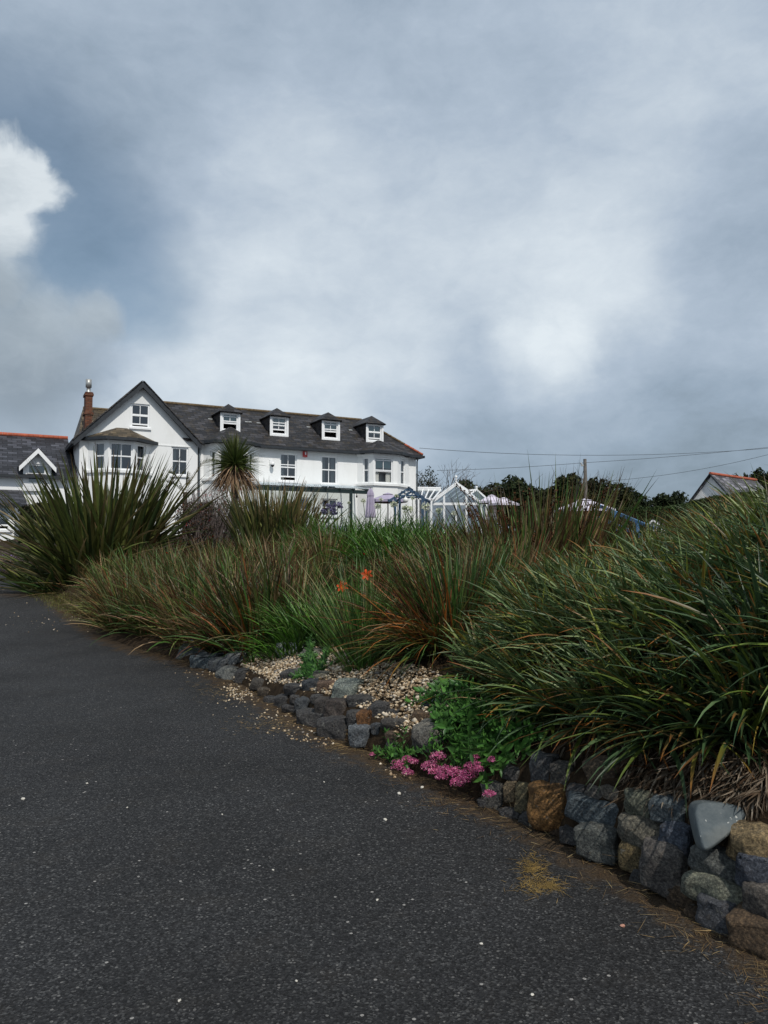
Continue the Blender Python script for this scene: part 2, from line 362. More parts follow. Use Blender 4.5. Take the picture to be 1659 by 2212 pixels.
class Blades:
    """strap leaves: each a tapering, arching ribbon with a fold"""
    def __init__(s): s.V = []; s.F = []; s.C = []; s.n = 0
    def add(s, base, az, tilt, bend, L, W, col, tip, seg=6, taper=.8, pow_=1.4, twist=None, wind=None, fold=.25):
        n = len(az); t = np.linspace(0, 1, seg+1)
        th = tilt[:, None] + bend[:, None]*t[None, :]**pow_
        st = (L/seg)[:, None]
        dx = np.sin(th); dz = np.cos(th)
        hx = np.cos(az)[:, None]; hy = np.sin(az)[:, None]
        stepx = dx*hx*st; stepy = dx*hy*st; stepz = dz*st
        if wind is not None:
            stepx = stepx + wind[0]*st*t[None, :]; stepy = stepy + wind[1]*st*t[None, :]
        def cum(a): return np.concatenate([np.zeros((n, 1)), np.cumsum(a[:, :-1], 1)], 1)
        c = np.stack([base[:, :1]+cum(stepx), base[:, 1:2]+cum(stepy), base[:, 2:3]+cum(stepz)], 2)
        tw = (RNG.uniform(-.7, .7, n) if twist is None else twist)[:, None] + RNG.uniform(-.6, .6, n)[:, None]*t[None, :]
        sx = -hy*np.cos(tw) + (-dz*hx)*np.sin(tw); sy = hx*np.cos(tw) + (-dz*hy)*np.sin(tw); sz = dx*np.sin(tw)
        side = np.stack([sx + 0*th, sy + 0*th, sz + 0*th], 2)
        prof = np.where(t < .25, .62+.38*t/.25, 1-(np.clip((t-.25)/.75, 0, 1))**(1/ max(.2, 1-taper+.35))*0.97) if False else (np.minimum(1, .6+1.8*t) * (1-t**2.2*.97))
        w = (W[:, None]*prof[None, :])[:, :, None]
        tangent = np.stack([dx*hx, dx*hy, dz], 2); nrm = np.cross(tangent, side)
        mid = c - nrm*w*fold
        A = c - side*w*.5; B = c + side*w*.5
        vs = np.stack([A, mid, B], 2).reshape(n, (seg+1)*3, 3)
        cc = col[:, None, :]*(1-t[None, :, None]**2.5) + tip[:, None, :]*(t[None, :, None]**2.5)
        cc = np.repeat(cc[:, :, None, :], 3, 2).reshape(n, (seg+1)*3, 3)
        k = np.arange(seg)*3
        f = np.concatenate([np.stack([k, k+1, k+4, k+3], 1), np.stack([k+1, k+2, k+5, k+4], 1)])
        F = (f[None]+(np.arange(n)*(seg+1)*3)[:, None, None]).reshape(-1, 4) + s.n
        s.V.append(vs.reshape(-1, 3)); s.C.append(cc.reshape(-1, 3)); s.F.append(F); s.n += n*(seg+1)*3
    def build(s, name, m, parent=None, **kw):
        V = np.concatenate(s.V); F = np.concatenate(s.F); C = np.concatenate(s.C)
        o = raw_mesh(name, V, F.ravel(), np.full(len(F), 4), m, parent, C, True)
        return tag(o, **kw)

GREEN = (.058, .125, .028); DEEP = (.028, .06, .018); OLIVE = (.115, .15, .038); BLUEG = (.042, .066, .046); BRIGHT = (.075, .19, .022); SAGE = (.085, .11, .065)
TAN = (.27, .18, .095); RUST = (.17, .055, .022); STRAW = (.30, .215, .10); BROWN = (.085, .05, .024); YEL = (.20, .15, .03); ORANGE = (.30, .10, .02)
def pick(n, pal, var=.42):
    cs = np.array([c for c, w in pal]); ws = np.array([w for c, w in pal], float); ws /= ws.sum()
    return cs[RNG.choice(len(cs), n, p=ws)] * RNG.uniform(1-var, 1+var, (n, 1))

# ------------------------------------------------------------------ ground shape
def zr(Y):
    Y = np.asarray(Y, float); a = .0052
    return np.where(Y < 8, 0, np.where(Y < 20, a*(Y-8)**2, a*144 + .07*(np.minimum(Y, 46)-20)))
def on_road(x, y):
    r = ray(x, y); lo, hi = 1.0, 80.0; f = lambda Y: EYE[2] + r[2]/r[1]*Y - float(zr(Y))
    for Y in np.arange(1.5, 80, .25):
        if f(Y) < 0: lo, hi = Y-.25, Y; break
    for _ in range(30):
        m = (lo+hi)/2
        if f(m) < 0: hi = m
        else: lo = m
    return r[0]/r[1]*hi, hi
EDGE_PX = [(1659, 2062), (1530, 2000), (1400, 1930), (1230, 1812), (1140, 1765), (1050, 1735), (930, 1688), (830, 1640), (700, 1585), (560, 1500), (490, 1462), (420, 1430), (300, 1405), (230, 1380), (170, 1340), (110, 1290), (55, 1256)]
ED = np.array([on_road(*p) for p in EDGE_PX])
d0 = ED[0]-ED[2]; d0 /= np.linalg.norm(d0)
d1 = ED[-1]-ED[-2]; d1 /= np.linalg.norm(d1)
ED = np.vstack([ED[0]+d0*7, ED, ED[-1]+d1*5, ED[-1]+np.array([-9, 14]), ED[-1]+np.array([-12, 40])])
def dense(P_, step=.12, k=5):
    out = []
    for a_, b_ in zip(P_[:-1], P_[1:]):
        m_ = int(min(60, max(1, round(np.linalg.norm(b_-a_)/step)))); out += [a_+(b_-a_)*j/m_ for j in range(m_)]
    Q = np.array(out+[P_[-1]])
    for _ in range(3):
        Q2 = np.pad(Q, ((k, k), (0, 0)), 'edge'); S_ = np.stack([np.convolve(Q2[:, i], np.ones(2*k+1)/(2*k+1), 'valid') for i in (0, 1)], 1); S_[0] = Q[0]; S_[-1] = Q[-1]; Q = S_
    return Q
EC = dense(ED)
ES = np.concatenate(([0], np.cumsum(np.linalg.norm(np.diff(EC, axis=0), axis=1))))
def near_edge(p):
    """signed distance to the kerb line (positive on the planted side), arclength, tangent; p (n,2)"""
    p = np.atleast_2d(np.asarray(p, float)); a = EC[:-1]; b = EC[1:]; ab = b-a
    t = np.clip(((p[:, None]-a)*ab).sum(2)/(ab**2).sum(1), 0, 1); q = a+t[:, :, None]*ab
    dd = np.linalg.norm(p[:, None]-q, axis=2); i = dd.argmin(1); r = np.arange(len(p))
    tan = ab[i]/np.linalg.norm(ab[i], axis=1)[:, None]; dv = p-q[r, i]
    sg = np.sign(tan[:, 0]*dv[:, 1]*-1 + tan[:, 1]*dv[:, 0])
    return dd[r, i]*sg, ES[i]+t[r, i]*np.linalg.norm(ab[i], axis=1), tan
S_OF = lambda x, y: float(near_edge(np.array([on_road(x, y)]))[1][0])
WK = [(S_OF(*EDGE_PX[i]), h) for i, h in ((0, .52), (2, .50), (3, .42), (4, .36), (5, .30), (6, .26), (7, .30), (8, .29), (9, .21), (10, .14), (11, .12), (13, .06), (16, .05))]
def wallh(s): return np.interp(s, [k[0] for k in WK], [k[1] for k in WK])
RK = ([S_OF(1400, 1930), S_OF(1140, 1765), S_OF(830, 1640), S_OF(560, 1500), S_OF(420, 1430)], [2.0, 1.9, 1.45, 1.1, 1.05])
def ground(p):
    p = np.atleast_2d(np.asarray(p, float)); d, s, _ = near_edge(p); w = wallh(s); base = zr(p[:, 1])
    face = np.interp(d, [0, .10, .28], [0, .8, 1.0])*w
    rise = np.interp(s, RK[0], RK[1])*(1-np.exp(-np.maximum(d-.2, 0)*.36))
    h = base + face + rise
    cap = 2.35; h = np.where(h > cap-.4, cap-.4*np.exp(-(h-(cap-.4))/.4), h)
    return np.where(d > 0, h, base)
GX = np.arange(-16, 12.01, .05); GY = np.arange(1, 30.01, .05)
_g = np.stack(np.meshgrid(GX, GY), 2).reshape(-1, 2)
GG = np.concatenate([ground(_g[i:i+20000]) for i in range(0, len(_g), 20000)]).reshape(len(GY), len(GX))
def gzs(p):
    p = np.atleast_2d(np.asarray(p, float)); fx = np.clip((p[:, 0]-GX[0])/.05, 0, len(GX)-1.001); fy = np.clip((p[:, 1]-GY[0])/.05, 0, len(GY)-1.001)
    i = fx.astype(int); j = fy.astype(int); u = fx-i; v = fy-j
    return GG[j, i]*(1-u)*(1-v)+GG[j, i+1]*u*(1-v)+GG[j+1, i]*(1-u)*v+GG[j+1, i+1]*u*v
def gz(x, y): return float(gzs([(x, y)])[0]) if -16 < x < 12 and 1 < y < 30 else float(ground([(x, y)])[0])
def hit(x, y):
    """where the sight line through a photo pixel meets the bank"""
    r = ray(x, y); t = np.arange(2.0, 30, .01); pts = EYE+np.outer(t/r[1], r); g = gzs(pts[:, :2]); k = np.argmax(pts[:, 2] < g)
    return pts[k]
def spot(x, Y):
    X = (x-PW/2)/FPX*Y/math.cos(PITCH); return np.array([X, Y, gz(X, Y)])

# ground sheets
def road_sheet():
    xs = np.unique(np.concatenate([np.linspace(-80, -8, 19), np.linspace(-8, 4, 97), np.linspace(4, 60, 15)]))
    ys = np.unique(np.concatenate([np.linspace(-15, 2, 10), np.linspace(2, 22, 161), np.linspace(22, 60, 20), [90, 150]]))
    X, Y = np.meshgrid(xs, ys); p = np.stack([X.ravel(), Y.ravel()], 1); z = zr(p[:, 1])
    d, s, _ = near_edge(p); z = np.where(d > .3, z-.35, z)
    edge = np.clip(1-np.abs(d)/np.interp(s, [0, S_OF(1230, 1812), S_OF(830, 1640), S_OF(420, 1430), 60], [.25, .4, .5, .55, .4]), 0, 1)
    nx = len(xs); ny = len(ys); i = (np.arange(ny-1)[:, None]*nx+np.arange(nx-1)).ravel()
    F = np.stack([i, i+1, i+nx+1, i+nx], 1)
    o = raw_mesh('road', np.column_stack([p, z]), F.ravel(), np.full(len(F), 4), M['asphalt'], smooth=True)
    a = o.data.attributes.new('edge', 'FLOAT', 'POINT'); a.data.foreach_set('value', edge.astype(np.float32))
    tag(o, kind='structure')
road_sheet()
def bank_sheet():
    ss = np.unique(np.concatenate([np.linspace(0, 26, 200), np.linspace(26, ES[-1], 30)]))
    ex = np.interp(ss, ES, EC[:, 0]); ey = np.interp(ss, ES, EC[:, 1]); tx = np.gradient(ex, ss); ty = np.gradient(ey, ss)
    k = 15; ker = np.ones(k)/k
    tx = np.convolve(np.pad(tx, k//2, 'edge'), ker, 'valid'); ty = np.convolve(np.pad(ty, k//2, 'edge'), ker, 'valid')
    ds = np.concatenate([[0, .03, .1, .2, .28], np.linspace(.4, 6, 40), np.linspace(7, 60, 24)])
    l = np.hypot(tx, ty); nx_, ny_ = ty/l, -tx/l
    X = ex[:, None]+nx_[:, None]*ds; Y = ey[:, None]+ny_[:, None]*ds
    p = np.stack([X.ravel(), Y.ravel()], 1); z = ground(p)
    z = np.where(np.tile(ds, len(ss)) == 0, zr(p[:, 1])-.08, z)
    for i in range(len(z)):
        if ds[i % len(ds)] > .25: z[i] += .03*mnoise.noise((p[i, 0]*2.5, p[i, 1]*2.5, 0))
    n = len(ds); m_ = len(ss); i = (np.arange(m_-1)[:, None]*n+np.arange(n-1)).ravel()
    F = np.stack([i, i+n, i+n+1, i+1], 1)[:, ::-1]
    tag(raw_mesh('ground', np.column_stack([p, z]), F.ravel(), np.full(len(F), 4), M['soil'], smooth=True), kind='structure')
bank_sheet()

# ------------------------------------------------------------------ the hotel-like white house, built in its own frame (x along the front, y inwards, z up)
HA = R(62.5); HD = np.array([math.sin(HA), math.cos(HA), 0]); HN = np.array([HD[1], -HD[0], 0])
HZ = 2.35; HO = at(665, 1000, 44.0); HO = np.array([HO[0], HO[1], HZ]); HROT = math.atan2(HD[1], HD[0])
def HL(x, y, t=0.0):
    """photo pixel -> (along, height) in the plane t metres behind the front wall"""
    o = HO - HN*t; r = ray(x, y); k = ((o-EYE) @ HN)/(r @ HN); q = EYE + r*k
    return float((q-HO) @ HD), float(q[2]-HZ)
def c1(x, y): return x*.2977, 795.5+y*.2977        # detail view 1 -> photo view
def c2(x, y): return 384+x*.3307, 795.5+y*.3307    # detail view 2 -> photo view
def h1(x, y, t=0.): return HL(*c1(x, y), t)
def h2(x, y, t=0.): return HL(*c2(x, y), t)

house = empty('guest_house', HO, HROT, 'large white rendered guest house with dark slate roof and four small dormers', 'house')

def wall_strip(mb, O, u, length, top, holes, base=-1.5, reveal=.13):
    """upright wall from O along u; top(x) gives its height; rectangular holes (x0,x1,z0,z1) get reveals"""
    O = Vector(O); u = Vector(u).normalized(); inw = Vector((-u.y, u.x, 0)); extra = getattr(top, 'breaks', [])
    xs = sorted({0.0, length, *[h[0] for h in holes], *[h[1] for h in holes], *extra})
    pt = lambda x, z: O + u*x + Vector((0, 0, z))
    for a, b in zip(xs[:-1], xs[1:]):
        if b-a < 1e-4: continue
        hs = sorted([h for h in holes if h[0] < (a+b)/2 < h[1]], key=lambda h: h[2]); z0 = base
        for h in hs:
            mb.poly([pt(a, z0), pt(b, z0), pt(b, h[2]), pt(a, h[2])]); z0 = h[3]
        mb.poly([pt(a, z0), pt(b, z0), pt(b, top(b)), pt(a, top(a))])
    for (a, b, z0, z1) in holes:
        i = inw*reveal
        for p, q in (((a, z0), (b, z0)), ((b, z0), (b, z1)), ((b, z1), (a, z1)), ((a, z1), (a, z0))):
            P0 = pt(*p); Q0 = pt(*q); mb.poly([P0, Q0, Q0+i, P0+i])
def flat_top(z):
    f = lambda x: z
    f.breaks = []; return f
def sash(parent, O, u, a, b, z0, z1, name='window', open_=.0, blind=0., curtain=0, bars=1, sill=True, set_=.06, mid=.5, blindmat='blind'):
    """white sash window filling the hole (a,b,z0,z1) of a wall at O along u: frame > pane, room, curtain"""
    O = Vector(O); u = Vector(u).normalized(); w = Vector((-u.y, u.x, 0)); f = MB()
    pt = lambda x, y, z: O+u*x+w*y+Vector((0, 0, z))
    def bar(x0, x1, y0, y1, zz0, zz1):
        vs = [pt(x, y, z) for z in (zz0, zz1) for y in (y0, y1) for x in (x0, x1)]
        f.mesh(vs, [(0, 2, 3, 1), (4, 5, 7, 6), (0, 1, 5, 4), (2, 6, 7, 3), (0, 4, 6, 2), (1, 3, 7, 5)])
    F = .085; y = set_
    bar(a, a+F, y, y+.09, z0, z1); bar(b-F, b, y, y+.09, z0, z1); bar(a+F, b-F, y, y+.09, z1-F, z1); bar(a+F, b-F, y, y+.09, z0, z0+F*.8)
    H = z1-z0; zm = z0+H*mid; op = open_*H
    bar(a+F, b-F, y+.01, y+.06, zm-.03, zm+.035)                       # meeting rail
    zb = z0+F*.8
    if op: zb = zb+op; bar(a+F, b-F, y+.03, y+.08, zb, zb+.075)         # raised lower sash
    for i in range(1, bars+1):
        x = a+F+(b-a-2*F)*i/(bars+1)
        bar(x-.018, x+.018, y+.015, y+.055, zm+.035, z1-F)
        bar(x-.018, x+.018, y+.035, y+.07, zb+(.075 if op else 0), zm-.03)
    if op: bar(a+F, b-F, y+.032, y+.075, min(zm+op, z1-F-.06)-.035, min(zm+op, z1-F-.06)+.015)
    fr = f.build(name, M['white'], parent)
    g = MB(); g.poly([pt(a+F, y+.045, zm), pt(b-F, y+.045, zm), pt(b-F, y+.045, z1-F), pt(a+F, y+.045, z1-F)])
    g.poly([pt(a+F, y+.062, zb), pt(b-F, y+.062, zb), pt(b-F, y+.062, zm), pt(a+F, y+.062, zm)]); g.build('pane', M['glass'], fr)
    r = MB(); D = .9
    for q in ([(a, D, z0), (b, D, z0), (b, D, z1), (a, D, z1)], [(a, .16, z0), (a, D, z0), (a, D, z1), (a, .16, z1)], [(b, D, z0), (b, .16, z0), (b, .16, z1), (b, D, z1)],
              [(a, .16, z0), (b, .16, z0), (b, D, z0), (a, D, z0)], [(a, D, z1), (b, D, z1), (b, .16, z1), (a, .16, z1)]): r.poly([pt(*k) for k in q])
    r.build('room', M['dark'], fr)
    if blind:
        bl = MB(); zt = z1-F; bl.poly([pt(a+F, y+.12, zt-H*blind), pt(b-F, y+.12, zt-H*blind), pt(b-F, y+.12, zt), pt(a+F, y+.12, zt)]); bl.build('blind', M[blindmat], fr)
    for side in ((-1, 1) if curtain == 3 else (-1,) if curtain == 1 else (1,) if curtain == 2 else ()):
        cu = MB(); cw = (b-a)*.24; x0 = a+F if side < 0 else b-F-cw; k = 13; prev = None
        for i in range(k):
            x = x0+cw*i/(k-1); yy = y+.16+.025*math.sin(i*2.1)
            if prev: cu.poly([pt(prev[0], prev[1], z0+.05), pt(x, yy, z0+.05), pt(x, yy, z1-F), pt(prev[0], prev[1], z1-F)])
            prev = (x, yy)
        cu.build('curtain', M['curtain'], fr)
    if sill:
        s_ = MB(); vs = [pt(x, yy, z) for z in (z0-.10, z0-.005) for yy in (-.09, .07) for x in (a-.08, b+.08)]
        s_.mesh(vs, [(0, 2, 3, 1), (4, 5, 7, 6), (0, 1, 5, 4), (2, 6, 7, 3), (0, 4, 6, 2), (1, 3, 7, 5)]); s_.build('sill', M['white'], fr)
    return fr

# key measures
s_pipe = HL(430, 1000)[0]; s_left = HL(171, 1000)[0]; s_right = h2(1556, 700)[0]
z_eave = HL(665, 968, -.3)[1]; t_r = 3.4
z_ridge = HL(570, 889, t_r)[1]; s_rend = h2(1200, 326, t_r)[0]
DEPTH = 7.0
# --- main block front wall with two upper windows, two lower ones
ux = (1, 0, 0)
def hole2(x0, y0, x1, y1):
    a = h2(x0, (y0+y1)/2)[0]; b = h2(x1, (y0+y1)/2)[0]; xm = (x0+x1)/2
    return a, b, h2(xm, y1)[1], h2(xm, y0)[1]
W1 = hole2(667, 556, 778, 737); W2 = hole2(937, 573, 1042, 754)
G1 = hole2(770, 843, 862, 1000); G2 = hole2(938, 852, 1044, 965)
wall = MB(); Lw = s_right-s_pipe
sh = lambda h, s0: (h[0]-s0, h[1]-s0, h[2], h[3])
wall_strip(wall, (s_pipe, 0, 0), ux, Lw, flat_top(z_eave+.12), [sh(h, s_pipe) for h in (W1, W2, G1, G2)])
wall.poly([(s_right, 0, -1.5), (s_right, DEPTH, -1.5), (s_right, DEPTH, z_eave+.12), (s_right, 0, z_eave+.12)])
wall.poly([(s_right, DEPTH, -1.5), (s_left, DEPTH, -1.5), (s_left, DEPTH, z_eave+.12), (s_right, DEPTH, z_eave+.12)])
# --- gable block
TG = -.16
gp = HL(307, 836, TG); g_l = HL(171, 1000, TG)[0]; g_r = HL(427, 1000, TG)[0]
z_gl = (HL(171, 953, TG)[1]+HL(427, 962, TG)[1])/2; s_gp = (g_l+g_r)/2; s_gp = HL(307, 830, TG)[0]; z_gp = gp[1]
def gable_top(x):
    s_ = g_l+x
    return z_gl+(z_gp-z_gl)*((s_-g_l)/(s_gp-g_l) if s_ < s_gp else (g_r-s_)/(g_r-s_gp))
gable_top.breaks = [s_gp-g_l]
def hole1(x0, y0, x1, y1, t=TG):
    a = h1(x0, (y0+y1)/2, t)[0]; b = h1(x1, (y0+y1)/2, t)[0]; xm = (x0+x1)/2
    return a, b, h1(xm, y1, t)[1], h1(xm, y0, t)[1]
GA = hole1(950, 258, 1086, 430); GB = hole1(1243, 573, 1366, 776)
wall_strip(wall, (g_l, TG, 0), ux, g_r-g_l, gable_top, [sh(h, g_l) for h in (GA, GB)])
wall.poly([(g_r, TG, -1.5), (g_r, .05, -1.5), (g_r, .05, z_eave), (g_r, TG, z_eave)])
wall.poly([(g_l, DEPTH, -1.5), (g_l, TG, -1.5), (g_l, TG, z_gl), (g_l, DEPTH, z_gl)])
zs = h1(1240, 566, TG)[1]; sa = h1(1120, 560, TG)[0]       # shallow string course across the gable foot
wall.box(sa, g_r+.001, TG-.022, TG+.01, zs, zs+.05)
wall.build('wall', M['render'], house)
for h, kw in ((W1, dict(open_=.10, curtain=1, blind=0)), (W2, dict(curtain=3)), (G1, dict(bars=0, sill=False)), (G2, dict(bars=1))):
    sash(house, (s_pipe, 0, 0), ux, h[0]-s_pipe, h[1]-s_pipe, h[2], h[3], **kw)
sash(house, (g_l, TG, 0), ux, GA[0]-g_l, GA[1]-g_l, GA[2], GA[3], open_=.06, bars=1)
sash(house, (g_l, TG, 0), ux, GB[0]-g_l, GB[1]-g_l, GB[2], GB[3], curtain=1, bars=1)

# --- roofs
oh = .32
roof = MB()
zE = z_eave+.02; zR = z_ridge; rl = s_gp
slope = (zR-zE)/(t_r+oh)
eR = s_right+oh; TB = 2*t_r+oh
roof.slab([(g_r-.6, -oh, zE), (eR, -oh, zE), (s_rend, t_r, zR), (rl, t_r, zR), (rl, 1.2, zE+slope*(1.2+oh))], .09)
roof.slab([(eR, -oh, zE), (eR, TB, zE), (s_rend, t_r, zR)], .09)
roof.slab([(eR, TB, zE), (rl, TB, zE), (rl, t_r, zR), (s_rend, t_r, zR)], .09)
rf = roof.build('roof', M['slate'], house)
rt = MB(); rt.tube([(rl+.5, t_r, zR+.02), (s_rend, t_r, zR+.02)], .085, 8); rt.build('ridge_tiles', M['mossridge'], rf)
for ht_, mm_, rg_ in (('hip_ridge', 'mossridge', range(0, 5)), ('hip_tiles', 'redtile', range(5, 9))):
  ht = MB()
  for i in rg_:
    k0 = .36+i*.071; p = Vector((s_rend, t_r, zR)).lerp(Vector((eR, -oh, zE)), k0); q = Vector((s_rend, t_r, zR)).lerp(Vector((eR, -oh, zE)), k0+.067)
    ht.tube([p+Vector((0, 0, .03)), q+Vector((0, 0, .045))], .07, 7)
  ht.build(ht_, M[mm_], rf)
gt = MB(); gt.box(g_r+.05, eR+.02, -oh-.10, -oh+.02, zE-.17, zE-.03); gt.box(g_r+.05, s_right+.02, -oh+.02, -.002, zE-.15, zE-.11)
gt.box(eR-.02, eR+.08, -oh-.1, TB, zE-.17, zE-.03)
gt.build('gutter', M['gutter'], house)
# gable roof: two slopes with a dark barge board on the front verge
g_oh = .30
kL = (z_gp-z_gl)/(s_gp-g_l); kR = (z_gp-z_gl)/(g_r-s_gp); zt = .20
A = (g_l-.30, z_gl-.30*kL+zt); T = (s_gp, z_gp+zt); B = (g_r+.12, z_gl-.12*kR+zt); yf = TG-g_oh; yb = 5.5
gr = MB()
gr.slab([(A[0], yf, A[1]), (T[0], yf, T[1]), (T[0], yb, T[1]), (A[0], yb, A[1])][::-1], .1)
gr.slab([(T[0], yf, T[1]), (B[0], yf, B[1]), (B[0], yb, B[1]), (T[0], yb, T[1])][::-1], .1)
gro = gr.build('gable_roof', M['slate'], house)
bb = MB(); bd = .30
for p, q in ((A, T), (T, B)):
    P0 = Vector((p[0], yf-.03, p[1]+.02)); Q0 = Vector((q[0], yf-.03, q[1]+.02)); dn = Vector((0, 0, -bd)); bk = Vector((0, .045, 0))
    vs = [P0, Q0, Q0+dn, P0+dn, P0+bk, Q0+bk, Q0+dn+bk, P0+dn+bk]
    bb.mesh(vs, [(3, 2, 1, 0), (4, 5, 6, 7), (0, 1, 5, 4), (3, 7, 6, 2), (1, 2, 6, 5), (0, 4, 7, 3)])
bb.build('barge_board', M['gutter'], gro)
# slipping edge slates along the verge, weathered pale
ev = MB()
for p, q in ((A, T), (T, B)):
    n_ = 26
    for i in range(n_):
        a_ = Vector((p[0], 0, p[1])).lerp(Vector((q[0], 0, q[1])), i/n_); b_ = Vector((p[0], 0, p[1])).lerp(Vector((q[0], 0, q[1])), (i+.93)/n_)
        dz = random.uniform(.03, .055); y0 = yf-.07-random.uniform(0, .03)
        ev.slab([(a_.x, y0, a_.z+dz), (a_.x, yf+.25, a_.z+dz), (b_.x, yf+.25, b_.z+dz+.02), (b_.x, y0, b_.z+dz+.02)], .025)
ev.build('verge_slates', M['slate'], gro)
sg = MB(); sg.box(A[0]-.1, A[0]+.04, yf, yb, A[1]-.16, A[1]-.03); sg.build('gutter', M['gutter'], house)
# rear-left roof behind the chimney
tl = 5.0; rz = h1(690, 296, tl)[1]; rx0 = h1(603, 292, tl)[0]; ex0 = h1(560, 470, 2.6)[0]
bl = MB(); bl.slab([(ex0, 2.4, rz-2.4), (s_gp, 2.4, rz-2.4), (s_gp, tl, rz), (rx0, tl, rz)], .09)
bl.slab([(ex0, 7.6, rz-2.4), (ex0, 2.4, rz-2.4), (rx0, tl, rz)], .09)
blo = bl.build('rear_roof', M['lichen_slate'], house)
br = MB(); br.tube([(rx0, tl, rz+.02), (s_gp, tl, rz+.02)], .08, 8); br.build('ridge_tiles', M['mossridge'], blo)
# chimney
tc_ = 2.2; cx0, cz1 = h1(615, 195, tc_); cx1, _ = h1(680, 195, tc_); ctop = h1(645, 172, tc_)[1]; cw = cx1-cx0
ch = MB(); ch.box(cx0+.05, cx1-.05, tc_, tc_+.75, cz1-5, cz1); ch.box(cx0, cx1, tc_-.05, tc_+.8, cz1, cz1+.12); ch.box(cx0+.03, cx1-.03, tc_-.02, tc_+.77, cz1+.12, ctop)
ch.box(cx0-.02, cx1+.01, tc_-.04, tc_+.8, cz1-1.02, cz1-.9)
cho = ch.build('chimney', M['brick'], house)
cp = MB(); cc_ = ((cx0+cx1)/2, tc_+.36, ctop); cp.lathe(cc_, [(.17, 0), (.15, .08), (.11, .12), (.10, .30), (.155, .31), (.155, .74), (.02, .76)], 14); cp.build('chimney_pot', M['metal'], cho)

# --- bays: front, two angled sides, each with a sash window, a hipped slate lid
def bay(sL, sR, fL, fR, z_sill, z_top, t0, dep, win_z, fwin, sidewin, roofz, apex_s, roofmat='slate', band=True, lid=True, fkw={}, base=-1.5, skw={}):
    m = MB(); Lft = Vector((sL, t0, 0)); FL = Vector((fL, t0-dep, 0)); FR = Vector((fR, t0-dep, 0)); Rgt = Vector((sR, t0, 0))
    segs = [(Lft, FL), (FL, FR), (FR, Rgt)]; jobs = []
    for i, (a, b) in enumerate(segs):
        u = b-a; ln = u.length
        if i == 1: ha, hb = fwin[0]-fL, fwin[1]-fL
        else: ha, hb = ln*sidewin[0], ln*sidewin[1]
        if i == 2: ha, hb = ln-hb, ln-ha
        hole = (ha, hb, win_z[0], win_z[1]); wall_strip(m, a, u, ln, flat_top(z_top), [hole], base); jobs.append((a, u, hole, i))
    if band:
        for z, pr, th in ((z_sill-.16, .10, .13), (z_top-.22, .05, .08)):
            for a, b in segs:
                u = (b-a).normalized(); w = Vector((u.y, -u.x, 0)); e = u*.035*pr/.1
                vs = [p+w*k+Vector((0, 0, zz)) for zz in (z, z+th) for p, k in ((a-e, 0), (b+e, 0), (b+e, pr), (a-e, pr))]
                m.mesh(vs, [(3, 2, 1, 0), (4, 5, 6, 7), (0, 1, 5, 4), (1, 2, 6, 5), (2, 3, 7, 6), (3, 0, 4, 7)])
    m.build('bay_wall', M['render'], house)
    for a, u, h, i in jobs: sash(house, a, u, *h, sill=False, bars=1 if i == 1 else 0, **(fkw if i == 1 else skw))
    o_ = .28; e = [Vector((sL-o_*1.1, t0-.02, z_top)), Vector((fL-o_*.5, t0-dep-o_, z_top)), Vector((fR+o_*.5, t0-dep-o_, z_top)), Vector((sR+o_*1.1, t0-.02, z_top))]
    if lid:
        r = MB(); ap = [Vector((s_, t0+.01, roofz)) for s_ in apex_s]
        if len(ap) == 2:
            r.slab([e[0], e[1], ap[0]], .06); r.slab([e[1], e[2], ap[1], ap[0]], .06); r.slab([e[2], e[3], ap[1]], .06)
        ro = r.build('bay_roof', M[roofmat], house)
    gm = MB()
    for a, b in zip(e[:-1], e[1:]):
        d_ = (b-a).normalized(); gm.beam(a-d_*.03+Vector((0, 0, -.06)), b+d_*.03+Vector((0, 0, -.06)), .10, .15)
    gm.poly([v+Vector((0, 0, -.125)) for v in (e[0], e[1], e[2], e[3])][::-1])
    gm.build('bay_gutter', M['gutter'], house)
# gable bay
fy = TG-.85
bz0 = h1(880, 735, fy)[1]; bz1 = h1(880, 538, fy)[1]
bay(h1(640, 600, TG)[0], h1(1095, 600, TG)[0], h1(785, 600, fy)[0], h1(975, 600, fy)[0], bz0, h1(880, 505, fy)[1], TG, .85, (bz0, bz1), (h1(797, 600, fy)[0], h1(965, 600, fy)[0]), (.30, .82),
    h1(880, 432, TG)[1], (h1(848, 430, TG)[0], h1(922, 430, TG)[0]), 'lichen_slate', fkw=dict(open_=0, curtain=0))
# bay beside the downpipe, behind the palm
fy = -.8; bz0 = h2(345, 715, fy)[1]; bz1 = h2(345, 540, fy)[1]
bay(h2(168, 600)[0], h2(530, 600)[0], h2(262, 600, fy)[0], h2(455, 600, fy)[0], bz0, z_eave+.02, 0, .8, (bz0, bz1), (h2(275, 600, fy)[0], h2(440, 600, fy)[0]), (.45, .80),
    z_eave+.92, (h2(340, 415)[0], h2(352, 415)[0]), skw=dict(blind=.95, blindmat='curtain'))
# bay at the far end
fy = -.8; bz0 = h2(1345, 750, fy)[1]; bz1 = h2(1345, 583, fy)[1]
bay(h2(1172, 600)[0], h2(1512, 600)[0], h2(1278, 600, fy)[0], h2(1436, 600, fy)[0], bz0, z_eave+.02, 0, .8, (bz0, bz1), (h2(1286, 600, fy)[0], h2(1406, 600, fy)[0]), (.34, .72),
    z_eave+.80, (h2(1305, 480)[0], h2(1325, 480)[0]), fkw=dict(open_=.40, curtain=3, blind=.34), skw=dict(curtain=3))

